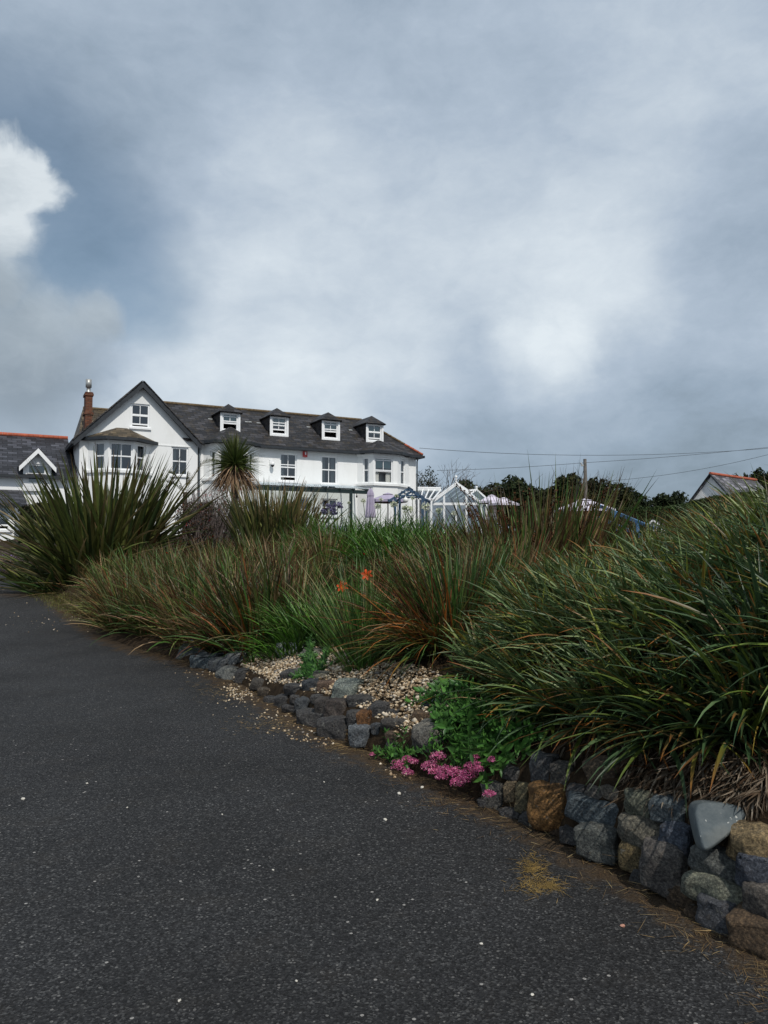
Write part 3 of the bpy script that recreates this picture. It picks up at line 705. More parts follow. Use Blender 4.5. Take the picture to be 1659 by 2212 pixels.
# --- dormers
def dormer(x0, x1, ytop, ybot, ypeak, opn, bl):
    zb = h2((x0+x1)/2, ybot, 0)[1]; tf = .55
    # front stands where the slope reaches its sill
    for _ in range(8):
        zb = h2((x0+x1)/2, ybot, tf)[1]; tf = (zb-zE)/slope-oh-.02
    a = h2(x0, (ytop+ybot)/2, tf)[0]; b = h2(x1, (ytop+ybot)/2, tf)[0]; zt_ = h2((x0+x1)/2, ytop, tf)[1]; zp = h2((x0+x1)/2, ypeak, tf+.35)[1]
    d = MB(); roofz = lambda t: zE+slope*(t+oh)
    back = min((zt_-zE)/slope-oh, t_r)
    fm = .12; hole = (fm, b-a-fm, zb+.10, zt_-.06)
    wall_strip(d, (a, tf, 0), ux, b-a, flat_top(zt_), [hole], zb-.12)
    do = d.build('dormer', M['white'], house)
    c = MB()
    for x in (a+.01, b-.01):
        c.poly([(x, tf+.02, zb-.1), (x, back, zt_), (x, tf+.02, zt_)])
    c.build('cheeks', M['slate'], do)
    sash(do, (a, tf, 0), ux, *hole, name='window', open_=opn, blind=bl, sill=False, bars=1, mid=.52)
    r = MB(); o_ = .10; e0 = Vector((a-o_, tf-.16, zt_)); e1 = Vector((b+o_, tf-.16, zt_)); ap = Vector(((a+b)/2, tf+.42, zp)); tb = (zp-zE)/slope-oh
    bk = Vector(((a+b)/2, tb, zp)); l0 = Vector((a-o_, back+.1, zt_)); r0 = Vector((b+o_, back+.1, zt_))
    r.slab([e0, e1, ap], .05); r.slab([l0, e0, ap, bk], .05); r.slab([e1, r0, bk, ap], .05)
    r.poly([e0+Vector((0, 0, -.05)), l0+Vector((0, 0, -.05)), r0+Vector((0, 0, -.05)), e1+Vector((0, 0, -.05))])
    r.build('dormer_roof', M['slate'], do)
for a in ((277, 409, 287, 415, 232, .30, .52), (602, 724, 312, 442, 259, .17, .45), (941, 1060, 339, 468, 287, .30, .50), (1230, 1344, 362, 484, 311, .06, .50)):
    dormer(*a)
# lead flashings and a pale patch on the slates
for x, y in ((235, 322), (555, 348), (885, 375), (1165, 395), (480, 340), (497, 340)):
    s_, z_ = h2(x, y, 1.2)
    fl = MB(); t_ = (z_-zE)/slope-oh; fl.slab([(s_-.12, t_-.04, zE+slope*(t_-.04+oh)+.03), (s_+.12, t_-.04, zE+slope*(t_-.04+oh)+.03), (s_+.12, t_+.06, zE+slope*(t_+.06+oh)+.03), (s_-.12, t_+.06, zE+slope*(t_+.06+oh)+.03)], .02)
    fl.build('lead_flashing', M['metal'], rf)
# pipes and wall fittings
for s_, y, z1 in ((HL(431, 1000, -.25)[0], -.25, z_eave-.1), (h2(1560, 700)[0], -.06, z_eave-.1)):
    pm = MB(); pm.tube([(s_, y, -1), (s_, y, z1-.25), (s_, y+(.02 if y < -.1 else -.18), z1)], .045, 8)
    for z in (.6, 2.3, 4.0, 4.9): pm.lathe((s_, y, z), [(.062, 0), (.062, .07)], 10)
    pm.build('downpipe', M['pipe'], house)
a, z1 = h2(820, 541, -.1); b, z0 = h2(845, 580, -.1)
ab = MB(); ab.box(a, b, -.14, -.003, z0, z1); abo = ab.build('alarm_box', M['red'], house)
ab = MB(); ab.box(a+.09, b-.07, -.148, -.141, z0+.12, z1-.04); ab.build('alarm_label', M['white'], abo)
s_, z_ = h2(618, 632, -.2)
cb = MB(); cb.box(s_-.11, s_+.07, -.10, -.003, z_+.06, z_+.30); cb.box(s_-.03, s_+.03, -.26, -.10, z_+.10, z_+.16)
cb.lathe((s_, -.24, z_-.10), [(.06, .26), (.11, .22), (.115, .12), (.10, .10)], 14); cbo = cb.build('wall_camera', M['white'], house)
cb = MB(); cb.lathe((s_, -.24, z_-.10), [(.10, .098), (.085, .03), (.04, -.01), (.001, -.02)], 12); cb.build('camera_dome', M['dark'], cbo)

# ------------------------------------------------------------------ green glass-roofed veranda on the house front
ver = empty('veranda', HO, HROT, 'dark green veranda frame with glass roof along the ground floor of the white house', 'veranda')
vt = -1.7; va, vz = h2(470, 773, vt); vb, vz2 = h2(1238, 803, vt); vz = (vz+vz2)/2
v = MB(); v.box(va, vb, vt-.06, vt+.06, vz-.16, vz+.04); vbm = v.build('beam', M['green'], ver)
v = MB(); v.box(va, vb, -.10, -.005, vz+.26, vz+.36); v.build('wall_plate', M['green'], ver)
n_ = 9
for i in range(n_):
    s_ = va+.05+(vb-va-.1)*i/(n_-1); r_ = MB(); r_.beam((s_, vt-.22, vz+.05), (s_, -.11, vz+.37), .07, .10); r_.build('rafter', M['green'], ver)
v = MB(); v.slab([(va, vt-.2, vz+.115), (vb, vt-.2, vz+.115), (vb, -.12, vz+.435), (va, -.12, vz+.435)], .012); v.build('roof_glass', M['roofglass'], ver)
for px in (1131,):
    s_ = h2(px, 870, vt)[0]; v = MB(); v.box(s_-.07, s_+.07, vt-.07, vt+.07, -1.2, vz-.16); v.build('post', M['green'], ver)
fs_, fz = h2(1168, 825, vt); v = MB(); v.lathe((fs_, vt-.02, vz-.40), [(.01, 0), (.05, .05), (.05, .1), (.02, .16), (.02, .24)], 8); v.build('hanging_lantern', M['dark'], ver)

# ------------------------------------------------------------------ lower slate-roofed annexe at the road end
anx = empty('annexe', HO, HROT, 'low white annexe with new dark slate roof, red ridge tiles and a white gabled dormer', 'house')
at_ = .3
e0z = HL(26, 1025, at_-.25)[1]; ar_t = 4.2; arz = HL(70, 943, ar_t)[1]; ax1 = HL(146, 980, ar_t)[0]; ax0 = HL(-160, 1000, at_)[0]
am = MB(); aw_r = HL(172, 1000, at_)[0]
am.box(ax0, aw_r, at_, at_+6, -1.5, e0z+.05)
am.build('wall', M['render'], anx)
ar = MB(); ar.slab([(ax0, at_-.25, e0z), (ax1, at_-.25, e0z), (ax1, ar_t, arz), (ax0, ar_t, arz)], .09); ar.slab([(ax1, at_+7.6, e0z), (ax0, at_+7.6, e0z), (ax0, ar_t, arz), (ax1, ar_t, arz)], .09)
lowz = h1(515, 582, ar_t-.6)[1]; ax2 = h1(600, 580, ar_t)[0]+.4
ar.slab([(ax1, at_-.25, e0z), (ax2, at_-.25, e0z), (ax2, ar_t-.6, lowz), (ax1-.2, ar_t-.6, lowz)], .09)
aro = ar.build('roof', M['newslate'], anx)
rt = MB()
n_ = 26
for i in range(n_): rt.tube([(ax0+(ax1-ax0)*i/n_, ar_t, arz+.03), (ax0+(ax1-ax0)*(i+.97)/n_, ar_t, arz+.03)], .11, 8)
rt.build('ridge_tiles', M['redtile'], aro); rt = MB()
for i in range(4): rt.tube([(ax1-.25+(ax2-ax1)*i/4, ar_t-.6, lowz+.03), (ax1-.25+(ax2-ax1)*(i+.97)/4, ar_t-.6, lowz+.03)], .10, 8)
rt.build('ridge_tiles', M['redtile'], aro)
gm = MB(); gm.box(ax0, ax1, at_-.37, at_-.25, e0z-.13, e0z-.0); gm.build('gutter', M['gutter'], anx)
# its dormer
td = .15; da, dz0 = h1(168, 790, td); db, _ = h1(372, 790, td); dzt = h1(270, 693, td)[1]; dpk = h1(268, 590, td)[1]
def dt_top(x): return dzt+(dpk-.12-dzt)*(1-abs(x-(db-da)/2)/((db-da)/2))
dt_top.breaks = [(db-da)/2]
wa, wz0 = h1(195, 835, td); wb, wz1 = h1(337, 697, td)
dm = MB(); wall_strip(dm, (da, td, 0), ux, db-da, dt_top, [(wa-da, wb-da, wz0, wz1)], e0z-.75)
for x in (da+.005, db-.005): dm.poly([(x, td+.01, e0z-.2), (x, td+3, e0z+.05), (x, td+3, dzt), (x, td+.01, dzt)])
dmo = dm.build('dormer', M['board'], anx)
sash(dmo, (da, td, 0), ux, wa-da, wb-da, wz0, wz1, blind=.45, blindmat='curtain', bars=0, sill=False)
dr = MB(); o_ = .2; kk = (dpk-dzt)/((db-da)/2); mid_ = (da+db)/2
for sg_ in (-1, 1):
    ex = mid_+sg_*((db-da)/2+o_); ez = dzt-o_*kk
    q = [(mid_, td-.3, dpk), (ex, td-.3, ez), (ex, td+3.2, ez), (mid_, td+3.2, dpk)]
    dr.slab(q if sg_ < 0 else q[::-1], .07)
dr.build('dormer_roof', M['newslate'], dmo)
dr = MB()
for sg_ in (-1, 1):
    ex = mid_+sg_*((db-da)/2+o_); ez = dzt-o_*kk
    P0 = Vector((mid_, td-.33, dpk+.03)); Q0 = Vector((ex, td-.33, ez+.03)); dn = Vector((0, 0, -.24)); bk = Vector((0, .05, 0))
    dr.mesh([P0, Q0, Q0+dn, P0+dn, P0+bk, Q0+bk, Q0+dn+bk, P0+dn+bk], [(0, 1, 2, 3), (7, 6, 5, 4), (4, 5, 1, 0), (2, 6, 7, 3), (1, 5, 6, 2), (0, 3, 7, 4)])
dr.build('barge_board', M['white'], dmo)
# lean-to porch with a lower slate roof and window
tp = -2.6; pz = h1(70, 983, tp-.2)[1]; pzt = h1(70, 882, at_)[1]; px1 = h1(105, 1100, tp)[0]; pw = HL(88, 1000, tp)[0]
pa = MB(); wa, wz0 = h1(-70, 1172, tp); wb, wz1 = h1(76, 1002, tp)
wall_strip(pa, (ax0, tp, 0), ux, px1-ax0, flat_top(pz+.02), [(wa-ax0, wb-ax0, wz0, wz1)]); pa.poly([(px1, tp, -1.5), (px1, at_, -1.5), (px1, at_, pz+.3), (px1, tp, pz+.02)])
pa.build('porch_wall', M['render'], anx)
sash(anx, (ax0, tp, 0), ux, wa-ax0, wb-ax0, wz0, wz1, open_=.10, bars=0, blind=.2)
pr = MB(); pe = px1+.5; pr.slab([(ax0, tp-.3, pz), (pe, tp-.3, pz), (pe-.1, at_-.01, pzt), (ax0, at_-.01, pzt)], .08); pr.build('porch_roof', M['newslate'], anx)
pr = MB(); pr.box(ax0, pe, tp-.38, tp-.28, pz-.16, pz-.02); pr.build('porch_gutter', M['gutter'], anx)

# ------------------------------------------------------------------ beyond the house: conservatory, arbour, parasols
def r1(x, y): return 740.6+.215*x, 1014.9+.215*y
def r1at(x, y, Y): return at(*r1(x, y), Y)
def z2(x, y): return 1152+.3056*x, 987.5+.3056*y
def z2at(x, y, Y): return at(*z2(x, y), Y)
CY = 48.0
con = empty('conservatory', at(985, 1110, CY), 0, 'white framed glass conservatory with finialled gable at the end of the white house', 'conservatory')
CO = np.array(con.location)
def cl(x, y, dY=0): return Vector(r1at(x, y, CY+dY)-CO)
pk, le, ri = cl(1137, 150), cl(882, 338), cl(1392, 338); zb = -2.2
f = MB(); fw = .13
for a, b in ((pk, le), (pk, ri)):
    f.beam(a, b, .12, .27, up=(0, 1, 0))
f.beam(le+Vector((0, 0, -.03)), ri+Vector((0, 0, -.03)), .11, .16)
for x, top in ((882, 338), (1017, 238), (1240, 228), (1392, 338)):
    p = cl(x, top); f.beam((p.x, p.y, zb), p, .12)
for x in (1137,):
    p = cl(x, 340); f.beam((p.x, p.y, zb), p, .09)
f.build('gable_frame', M['white'], con)
f = MB(); f.poly([le, ri, pk]); g0 = Vector((le.x, le.y+.02, zb)); g1 = Vector((ri.x, ri.y+.02, zb)); f.poly([g0, g1, ri+Vector((0, .02, 0)), le+Vector((0, .02, 0))])
f.build('gable_glass', M['cglass'], con)
back = Vector((1.6, 7, 0))
f = MB(); f.slab([pk+Vector((0, .1, .05)), pk+back+Vector((0, .1, .05)), le+back+Vector((-.1, 0, 0)), le+Vector((-.1, 0, 0))], .02); f.slab([ri+Vector((.1, 0, 0)), ri+back+Vector((.1, 0, 0)), pk+back+Vector((0, .1, .05)), pk+Vector((0, .1, .05))], .02)
f.build('roof_glass', M['roofglass'], con)
for k in range(5):
    for e in (le, ri):
        o_ = back*(k/4.0); f = MB(); f.beam(pk+o_+Vector((0, .05, .09)), e+o_+Vector((0, .05, .05)), .06, .07); f.build('glazing_bar', M['white'], con)
f = MB(); f.lathe(pk+Vector((0, 0, .05)), [(.09, 0), (.06, .06), (.05, .25), (.08, .28), (.03, .36), (.09, .42), (.09, .48), (.01, .55)], 12); f.build('finial', M['white'], con)
f = MB()
for k in range(26):
    p = pk.lerp(pk+back, k/26)+Vector((0, 0, .15)); f.box(p.x-.02, p.x+.02, p.y, p.y+.18, p.z-.06, p.z+.07)
for a, b in ((pk, le),):
    for k in range(22):
        p = a.lerp(b, k/22)+Vector((0, -.05, .12)); f.box(p.x-.045, p.x+.03, p.y-.02, p.y+.02, p.z-.03, p.z+.05)
f.build('ridge_cresting', M['white'], con)
# lean-to wing between house and gable
a0 = cl(745, 198, 1.0); a1 = cl(985, 203, 1.0); b0 = cl(745, 285, -.9); b1 = cl(905, 300, -.9)
f = MB(); f.beam(a0, a1, .10, .14); f.beam(b0, b1, .10, .12)
for k in range(5): f.beam(a0.lerp(a1, k/4), b0.lerp(b1, k/4), .07, .08)
for x in (760, 830, 890): p = b0.lerp(b1, (x-745)/160); f.beam((p.x, p.y, zb), p, .10)
n_ = 26
for k in range(n_): p = a0.lerp(a1, (k+.5)/n_)+Vector((0, 0, .12)); f.lathe(p, [(.035, -.05), (.06, 0), (.035, .05), (.005, .06)], 7)
f.build('wing_frame', M['white'], con)
f = MB(); f.poly([b0, b1, a1, a0]); f.poly([(b0.x, b0.y, zb), (b1.x, b1.y, zb), b1, b0]); f.build('wing_glass', M['roofglass'], con)
# lower second gable to the other side
p2, l2, r2_ = cl(1345, 200, 3), cl(1250, 262, 3), cl(1440, 285, 3)
f = MB(); f.beam(p2, l2, .10, .2, up=(0, 1, 0)); f.beam(p2, r2_, .10, .2, up=(0, 1, 0)); f.beam((r2_.x, r2_.y, zb), r2_, .12)
f.beam(cl(1225, 212, 3), p2, .10, .12); f.lathe(p2, [(.07, 0), (.04, .08), (.09, .14), (.09, .2), (.01, .26)], 10); f.build('side_gable_frame', M['white'], con)
f = MB(); f.poly([(l2.x, l2.y, zb), (r2_.x, r2_.y, zb), r2_, p2, l2]); f.build('side_gable_glass', M['cglass'], con)
inn = MB(); inn.box(le.x-3.0, ri.x+1.4, 3.2, 3.3, zb, le.z+.5); inn.build('inner_wall', M['greyslate'], con)

# blue gabled arbour
AY = 33.0; ar_b = at(881, 1116, AY); arb = empty('arbour', ar_b, 0, 'dark blue timber arbour with open gabled top in front of the conservatory', 'arbour')
def al(x, y, dY=0): return Vector(r1at(x, y, AY+dY)-ar_b)
for nm, dY, sc in (('front_frame', 0, 1), ('rear_frame', 1.1, 1)):
    o_ = Vector((.22, dY, 0)) if dY else Vector((0, 0, 0)); f = MB()
    a, b, c = al(657, 192)+o_, al(455, 318)+o_, al(838, 312)+o_
    f.beam(a, b, .09, .12, up=(0, 1, 0)); f.beam(a, c, .09, .12, up=(0, 1, 0))
    m1_, m2_ = a.lerp(b, .55), a.lerp(c, .55); f.beam(m1_, m2_, .06, .07); f.beam(a, (m1_+m2_)/2, .05, .06)
    for x in (525, 800):
        p = al(x, 285)+o_; f.beam((p.x, p.y, -1.6), p, .10)
    f.build(nm, M['blue'], arb)
for k in (0, .33, .66, 1):
    for e in (al(455, 318), al(838, 312)):
        p = al(657, 192).lerp(e, k)+Vector((0, -.1, .06)); f = MB(); f.beam(p, p+Vector((.24, 1.35, 0)), .05, .06); f.build('purlin', M['blue'], arb)
f = MB(); p = r1at(630, 303, AY-.15); f.lathe((0, 0, 0), [(.001, -.115), (.06, -.10), (.1, -.06), (.115, 0), (.1, .06), (.06, .1), (.02, .115), (.02, .16), (.004, .17), (.004, .42)], 16)
gl = f.build('globe_lamp', M['globe'], label='round white globe lamp hanging inside the blue arbour', cat='lamp'); gl.location = p

def open_parasol(x, y, Y, rad, h, label, m, n=8, rot=.2, cat='parasol'):
    """x,y: photo pixel of the canopy's top"""
    top = at(x, y, Y); g = empty('parasol', (top[0], top[1], 2.2), rot, label, cat, None); zt_ = top[2]-2.2
    f = MB()
    ring = lambda r, z: [Vector((r*math.cos(2*math.pi*k/n), r*math.sin(2*math.pi*k/n), z)) for k in range(n)]
    a = ring(rad*.22, zt_-.10); b = ring(rad*.62, zt_-.10-h*.52); c = ring(rad, zt_-.10-h)
    for k in range(n):
        j = (k+1) % n; f.poly([a[k], b[k], b[j], a[j]][::-1]); f.poly([b[k], c[k], c[j], b[j]][::-1])
        f.poly([c[k], c[k]+Vector((0, 0, -.12)), c[j]+Vector((0, 0, -.12)), c[j]][::-1])
    f.build('canopy', M[m], g)
    f = MB(); a2 = ring(rad*.30, zt_-.09)
    for k in range(n): f.poly([Vector((0, 0, zt_)), a2[k], a2[(k+1) % n]])
    f.build('vent_cap', M[m], g)
    f = MB(); f.tube([(0, 0, -.4), (0, 0, zt_-.02)], .03, 8); f.build('pole', M['pole'], g)
    for k in range(n):
        f = MB(); f.beam((0, 0, zt_-.12), c[k]+Vector((0, 0, -.02)), .025); f.build('rib', M['pole'], g)
    return g
open_parasol(838, 1064, 38.5, .95, .28, 'open lavender parasol behind the furled parasol by the far bay', 'lav', 8, .1)
open_parasol(1262, 1077, 36, 1.45, .42, 'large open pale lilac parasol with vented top beside the wooden utility pole', 'palelav', 8, .25)
open_parasol(1062, 1068, 44, .85, .30, 'open white parasol beside the conservatory gable', 'palelav', 6, .4)
open_parasol(1088, 1074, 43, .9, .26, 'open white parasol beyond the reddish flax, nearer the utility pole than the conservatory one', 'palelav', 6, .1)
# furled parasol
pt_ = r1at(278, 186, 34); g = empty('parasol', (pt_[0], pt_[1], 2.0), .3, 'furled lavender parasol standing in front of the far bay window', 'parasol')
f = MB(); zt_ = pt_[2]-2.0; n = 20; prof = [(.02, 0), (.07, -.06), (.13, -.2), (.15, -.33), (.13, -.36), (.155, -.5), (.19, -.9), (.215, -1.25), (.20, -1.3)]
vs = [(r*(1+.16*math.cos(k*math.pi))*math.cos(2*math.pi*k/n), r*(1+.16*math.cos(k*math.pi))*math.sin(2*math.pi*k/n), zt_+z) for r, z in prof for k in range(n)]
f.mesh(vs, [(i*n+k, (i+1)*n+k, (i+1)*n+(k+1) % n, i*n+(k+1) % n) for i in range(len(prof)-1) for k in range(n)]); f.build('canopy', M['lav'], g)
f = MB(); f.tube([(0, 0, -.3), (0, 0, zt_+.05)], .025, 8); f.build('pole', M['pole'], g)

# blue handrail going down the garden steps
RY = 13.0; hb = z2at(700, 560, RY); hr = empty('handrail', hb, 0, 'blue painted handrail sloping down behind the dense strap-leaved bank', 'handrail')
q = lambda x, y, dY=0: Vector(z2at(x, y, RY+dY)-hb)
for nm, a, b, w, h in (('top_rail', q(470, 345, .5), q(850, 503, -.4), .055, .05), ('lower_rail', q(470, 430, .5), q(790, 570, -.4), .045, .05)):
    f = MB(); f.beam(a, b, w, h); f.build(nm, M['railblue'], hr)
for x, y in ((572, 388), (735, 460)):
    p = q(x, y); f = MB(); f.beam((p.x, p.y, -1.2), p, .06); f.build('post', M['railblue'], hr)

# small gabled hutch roof
SY = 30.0; hp = z2at(845, 500, SY); hu = empty('hutch', hp, 0, 'small hutch with white gable boards and mottled grey-red tiled roof past the blue handrail', 'hutch')
q = lambda x, y, dY=0: Vector(z2at(x, y, SY+dY)-hp)
a, b, c = q(845, 447), q(800, 482), q(890, 478); bk = Vector((.62, .9, -.02))
f = MB(); f.beam(a, b, .05, .09, up=(0, 1, 0)); f.beam(a, c, .05, .09, up=(0, 1, 0)); f.build('barge_board', M['white'], hu)
f = MB(); f.slab([a, c, c+bk, a+bk], .03); f.slab([b, a, a+bk, b+bk], .03); f.build('roof', M['lichen_slate'], hu)
f = MB(); f.poly([(b.x+.05, .06, -.9), (c.x-.05, .06, -.9), (c.x-.05, .06, c.z), (a.x, .06, a.z-.04), (b.x+.05, .06, b.z)]); f.poly([(c.x-.05, .06, -.9), (c.x+bk.x-.05, .9, -.9), (c.x+bk.x-.05, .9, c.z), (c.x-.05, .06, c.z)]); f.build('wall', M['board'], hu)

# far cottage
co = at(1536, 1024, 48); cot = empty('cottage', (co[0], co[1], 2.0), math.atan2(4.3, 4.9), 'white gabled cottage with slate roof and red ridge tiles rising behind the hedge', 'house')
zt_ = co[2]-2.0; L_ = 6.6; w_ = 2.6; k_ = 1.22
f = MB(); f.poly([(0, w_, -1), (0, -w_, -1), (0, -w_, zt_-.12-w_*k_), (0, 0, zt_-.12), (0, w_, zt_-.12-w_*k_)])
f.poly([(0, -w_, -1), (L_, -w_, -1), (L_, -w_, zt_-.12-w_*k_), (0, -w_, zt_-.12-w_*k_)]); f.build('wall', M['render'], cot)
f = MB(); e = w_+.2
f.slab([(-.12, -e, zt_-e*k_), (L_, -e, zt_-e*k_), (L_, 0, zt_), (-.12, 0, zt_)], .08); f.slab([(L_, e, zt_-e*k_), (-.12, e, zt_-e*k_), (-.12, 0, zt_), (L_, 0, zt_)], .08); ro = f.build('roof', M['greyslate'], cot)
f = MB()
for i in range(16): f.tube([(-.12+L_*i/16, 0, zt_+.03), (-.12+L_*(i+.97)/16, 0, zt_+.03)], .10, 8)
f.build('ridge_tiles', M['redtile'], ro)
f = MB()
for sg_ in (-1, 1): f.beam((-.15, 0, zt_+.0), (-.15, sg_*e, zt_-e*k_), .05, .14, up=(1, 0, 0))
f.build('barge_board', M['gutter'], ro)

# utility pole and overhead wires
def c3(x, y): return 822.9+.504*x, 932.6+.504*y
def c3at(x, y, Y): return at(*c3(x, y), Y)
PY = 56.0; tp_ = c3at(874, 117, PY); pb = np.array([tp_[0], tp_[1], 1.8])
up = empty('utility_pole', pb, 0, 'weathered wooden utility pole carrying overhead wires above the far trees', 'pole')
hh = tp_[2]-1.8; f = MB(); f.tube([(0.08, 0, -.5), (0, 0, hh)], [.17, .12], 10); f.build('shaft', M['pole'], up)
f = MB(); f.box(-.30, .1, -.06, .06, hh-.52, hh-.40); f.lathe((-.28, 0, hh-.40), [(.03, 0), (.06, .06), (.05, .12), (.01, .14)], 8); f.build('insulator_bracket', M['metal'], up)
f = MB(); f.tube([(0, 0, hh-.5), (-.9, .2, hh-3.6)], .018, 5); f.build('stay_wire', M['wire'], up)
def wire(pts, label):
    P_ = [c3at(*p) for p in pts]; a, b = np.array(P_[0]), np.array(P_[-1]); f = MB(); f.tube(P_, .014, 5)
    f.build('overhead_wire', M['wire'], label=label, cat='wire')
def sag(p0, p1, Y0, Y1, drop, n=14):
    return [(p0[0]+(p1[0]-p0[0])*t, p0[1]+(p1[1]-p0[1])*t+4*drop*t*(1-t), Y0+(Y1-Y0)*t) for t in [i/n for i in range(n+1)]]
wire(sag((165, 70), (1720, 66), 47, 62, 33), 'upper overhead wire running from the white house roof corner over the pole')
wire(sag((240, 166), (868, 133), 54, PY, 5) + sag((868, 133), (1720, 60), PY, 62, 6)[1:], 'overhead wire fixed to the top of the wooden utility pole')
wire(sag((985, 210), (1720, 82), 66, 60, 18), 'low overhead wire running from the pine towards the cottage trees')

# ------------------------------------------------------------------ trees and hedges in the distance
class Leaves:
    def __init__(s): s.V = []; s.C = []
    def add(s, c, size, col, nrm=None):
        n = len(c); a = RNG.normal(size=(n, 3)); a /= np.linalg.norm(a, axis=1)[:, None]
        if nrm is not None:
            a = a*.7+nrm; a /= np.linalg.norm(a, axis=1)[:, None]
        b = RNG.normal(size=(n, 3)); u = np.cross(a, b); u /= np.linalg.norm(u, axis=1)[:, None]; v = np.cross(a, u)
        sz = (np.asarray(size)*np.ones(n))[:, None]
        q = np.stack([c-u*sz, c-v*sz*.45, c+u*sz, c+v*sz*.45], 1); s.V.append(q.reshape(-1, 3)); s.C.append(np.repeat(col, 4, 0))
    def build(s, name, m, parent=None, **kw):
        V = np.concatenate(s.V); C = np.concatenate(s.C); n = len(V)//4
        o = raw_mesh(name, V, np.arange(n*4), np.full(n, 4), m, parent, C); return tag(o, **kw)
def lobes_cloud(cen, rad, n, lobes, seed=None):
    """points through a crown of uneven lobes, thicker to the outside"""
    cs = []; rs = []
    for i in range(lobes):
        d = RNG.normal(size=3); d /= np.linalg.norm(d); d[2] = d[2]*.8+.15
        cs.append(np.array(cen)+d*np.array(rad)*RNG.uniform(.45, .85)); rs.append(np.array(rad)*RNG.uniform(.25, .45))
    idx = RNG.integers(0, lobes, n); d = RNG.normal(size=(n, 3)); d /= np.linalg.norm(d, axis=1)[:, None]
    rr = RNG.uniform(0, 1, n)**.35
    return np.array(cs)[idx]+d*np.array(rs)[idx]*rr[:, None], d
FG1 = [((.012, .020, .009), 3), ((.020, .030, .012), 3), ((.032, .042, .016), 2)]
FG2 = [((.028, .034, .012), 3), ((.045, .046, .018), 2), ((.018, .022, .01), 2)]
def tree(name, label, x, ytop, Y, wpx, hm, n, pal, size=.22, lobes=26, base=1.5, trunk=.16, cat='tree', twigs=0, group=None):
    """x, ytop: photo pixel of the crown's top; wpx its width in photo pixels; hm its crown height in metres"""
    top = at(x, ytop, Y); w = wpx/FPX*Y/2; t = empty(name, (top[0], top[1], base), 0, label, cat, group)
    cz = top[2]-base-hm/2; L_ = Leaves(); p, d = lobes_cloud((0, 0, cz), (w, w*.8, hm/2), n, lobes); L_.add(p, RNG.uniform(.6, 1.3, n)*size, pick(n, pal, .35), d*.7)
    L_.build('crown', M['farleaf'], t)
    f = MB(); f.tube([(0, 0, -.3), (.1*w, 0, cz*.5), (0, 0, cz)], [trunk, trunk*.75, trunk*.4], 8)
    for k in range(7):
        a = k*2.4; f.tube([(0, 0, cz*.5+.1*k), (w*.35*math.cos(a), w*.35*math.sin(a), cz+hm*.08), (w*.7*math.cos(a), w*.55*math.sin(a), cz+hm*.25*math.sin(k*1.7))], [trunk*.4, trunk*.25, .02], 5)
    if twigs:
        for k in range(twigs):
            a = RNG.uniform(0, 6.28); rr = w*RNG.uniform(.2, .95); z0 = cz+hm*.25; p0 = Vector((rr*math.cos(a), rr*math.sin(a)*.8, z0)); f.tube([p0, p0+Vector((RNG.normal()*.15, 0, hm*.2)), p0+Vector((RNG.normal()*.35, 0, hm*RNG.uniform(.25, .42)))], [.02, .014, .006], 4, False)
    f.build('trunk', M['bark'], t); return t
tree('broadleaf_tree', 'dark evergreen tree just beyond the conservatory finial', 1035, 1031, 62, 135, 5.2, 9000, FG1)
tree('broadleaf_tree', 'dense evergreen tree between the conservatory trees and the utility pole', 1115, 1036, 63, 130, 5.0, 8000, FG1)
tree('broadleaf_tree', 'olive green bushy tree right behind the wooden utility pole', 1210, 1030, 60, 140, 5.2, 9500, FG2, twigs=12)
tree('broadleaf_tree', 'brownish windblown tree with bare twigs beside the utility pole', 1285, 1038, 59, 120, 5.0, 8000, FG2, twigs=40)
tree('broadleaf_tree', 'dark tree filling the gap between the two trees next to the utility pole', 1158, 1042, 64, 120, 4.6, 7000, FG1)
tree('broadleaf_tree', 'brushy low tree between the twiggy windblown tree and the pine', 1330, 1056, 62, 90, 4.0, 5000, FG2)
tree('broadleaf_tree', 'rounded dark tree standing beyond the hedge past the pine', 1437, 1056, 70, 105, 4.6, 6000, FG1)
tree('broadleaf_tree', 'low dark tree next to the pine beyond the hedge', 1385, 1064, 69, 100, 4.2, 5500, FG1)
tree('broadleaf_tree', 'tall dark tree rising behind the white cottage roof', 1655, 994, 62, 80, 4.6, 4500, FG1, .15, 20)
tree('broadleaf_tree', 'smaller tree with ragged crown above the cottage ridge', 1606, 1000, 61, 50, 4.0, 2500, FG1, .14, 14)
# windswept pine in flat layers
top = c3at(1030, 214, 75); t = empty('pine_tree', (top[0], top[1], 1.5), 0, 'dark windswept pine with flat layered branches beyond the hedge', 'tree'); h_ = top[2]-1.5
L_ = Leaves(); f = MB(); f.tube([(-.3, 0, -.3), (-.1, 0, h_*.5), (.1, 0, h_*.93)], [.22, .17, .05], 8)
for k in range(9):
    z = h_*(.50+.055*k); sx = random.choice((-1, 1, 1)); ln = random.uniform(.5, 1.3)*(1.15 if sx > 0 else .9); c = np.array([sx*ln*.6, random.uniform(-.4, .4), z])
    p = c+RNG.normal(size=(330, 3))*np.array([ln*.42, .5, .09]); L_.add(p, .15, pick(330, FG1, .3)); f.tube([(0, 0, z-.25), (sx*ln, c[1], z)], [.06, .02], 5)
L_.build('crown', M['farleaf'], t); f.build('trunk', M['bark'], t)
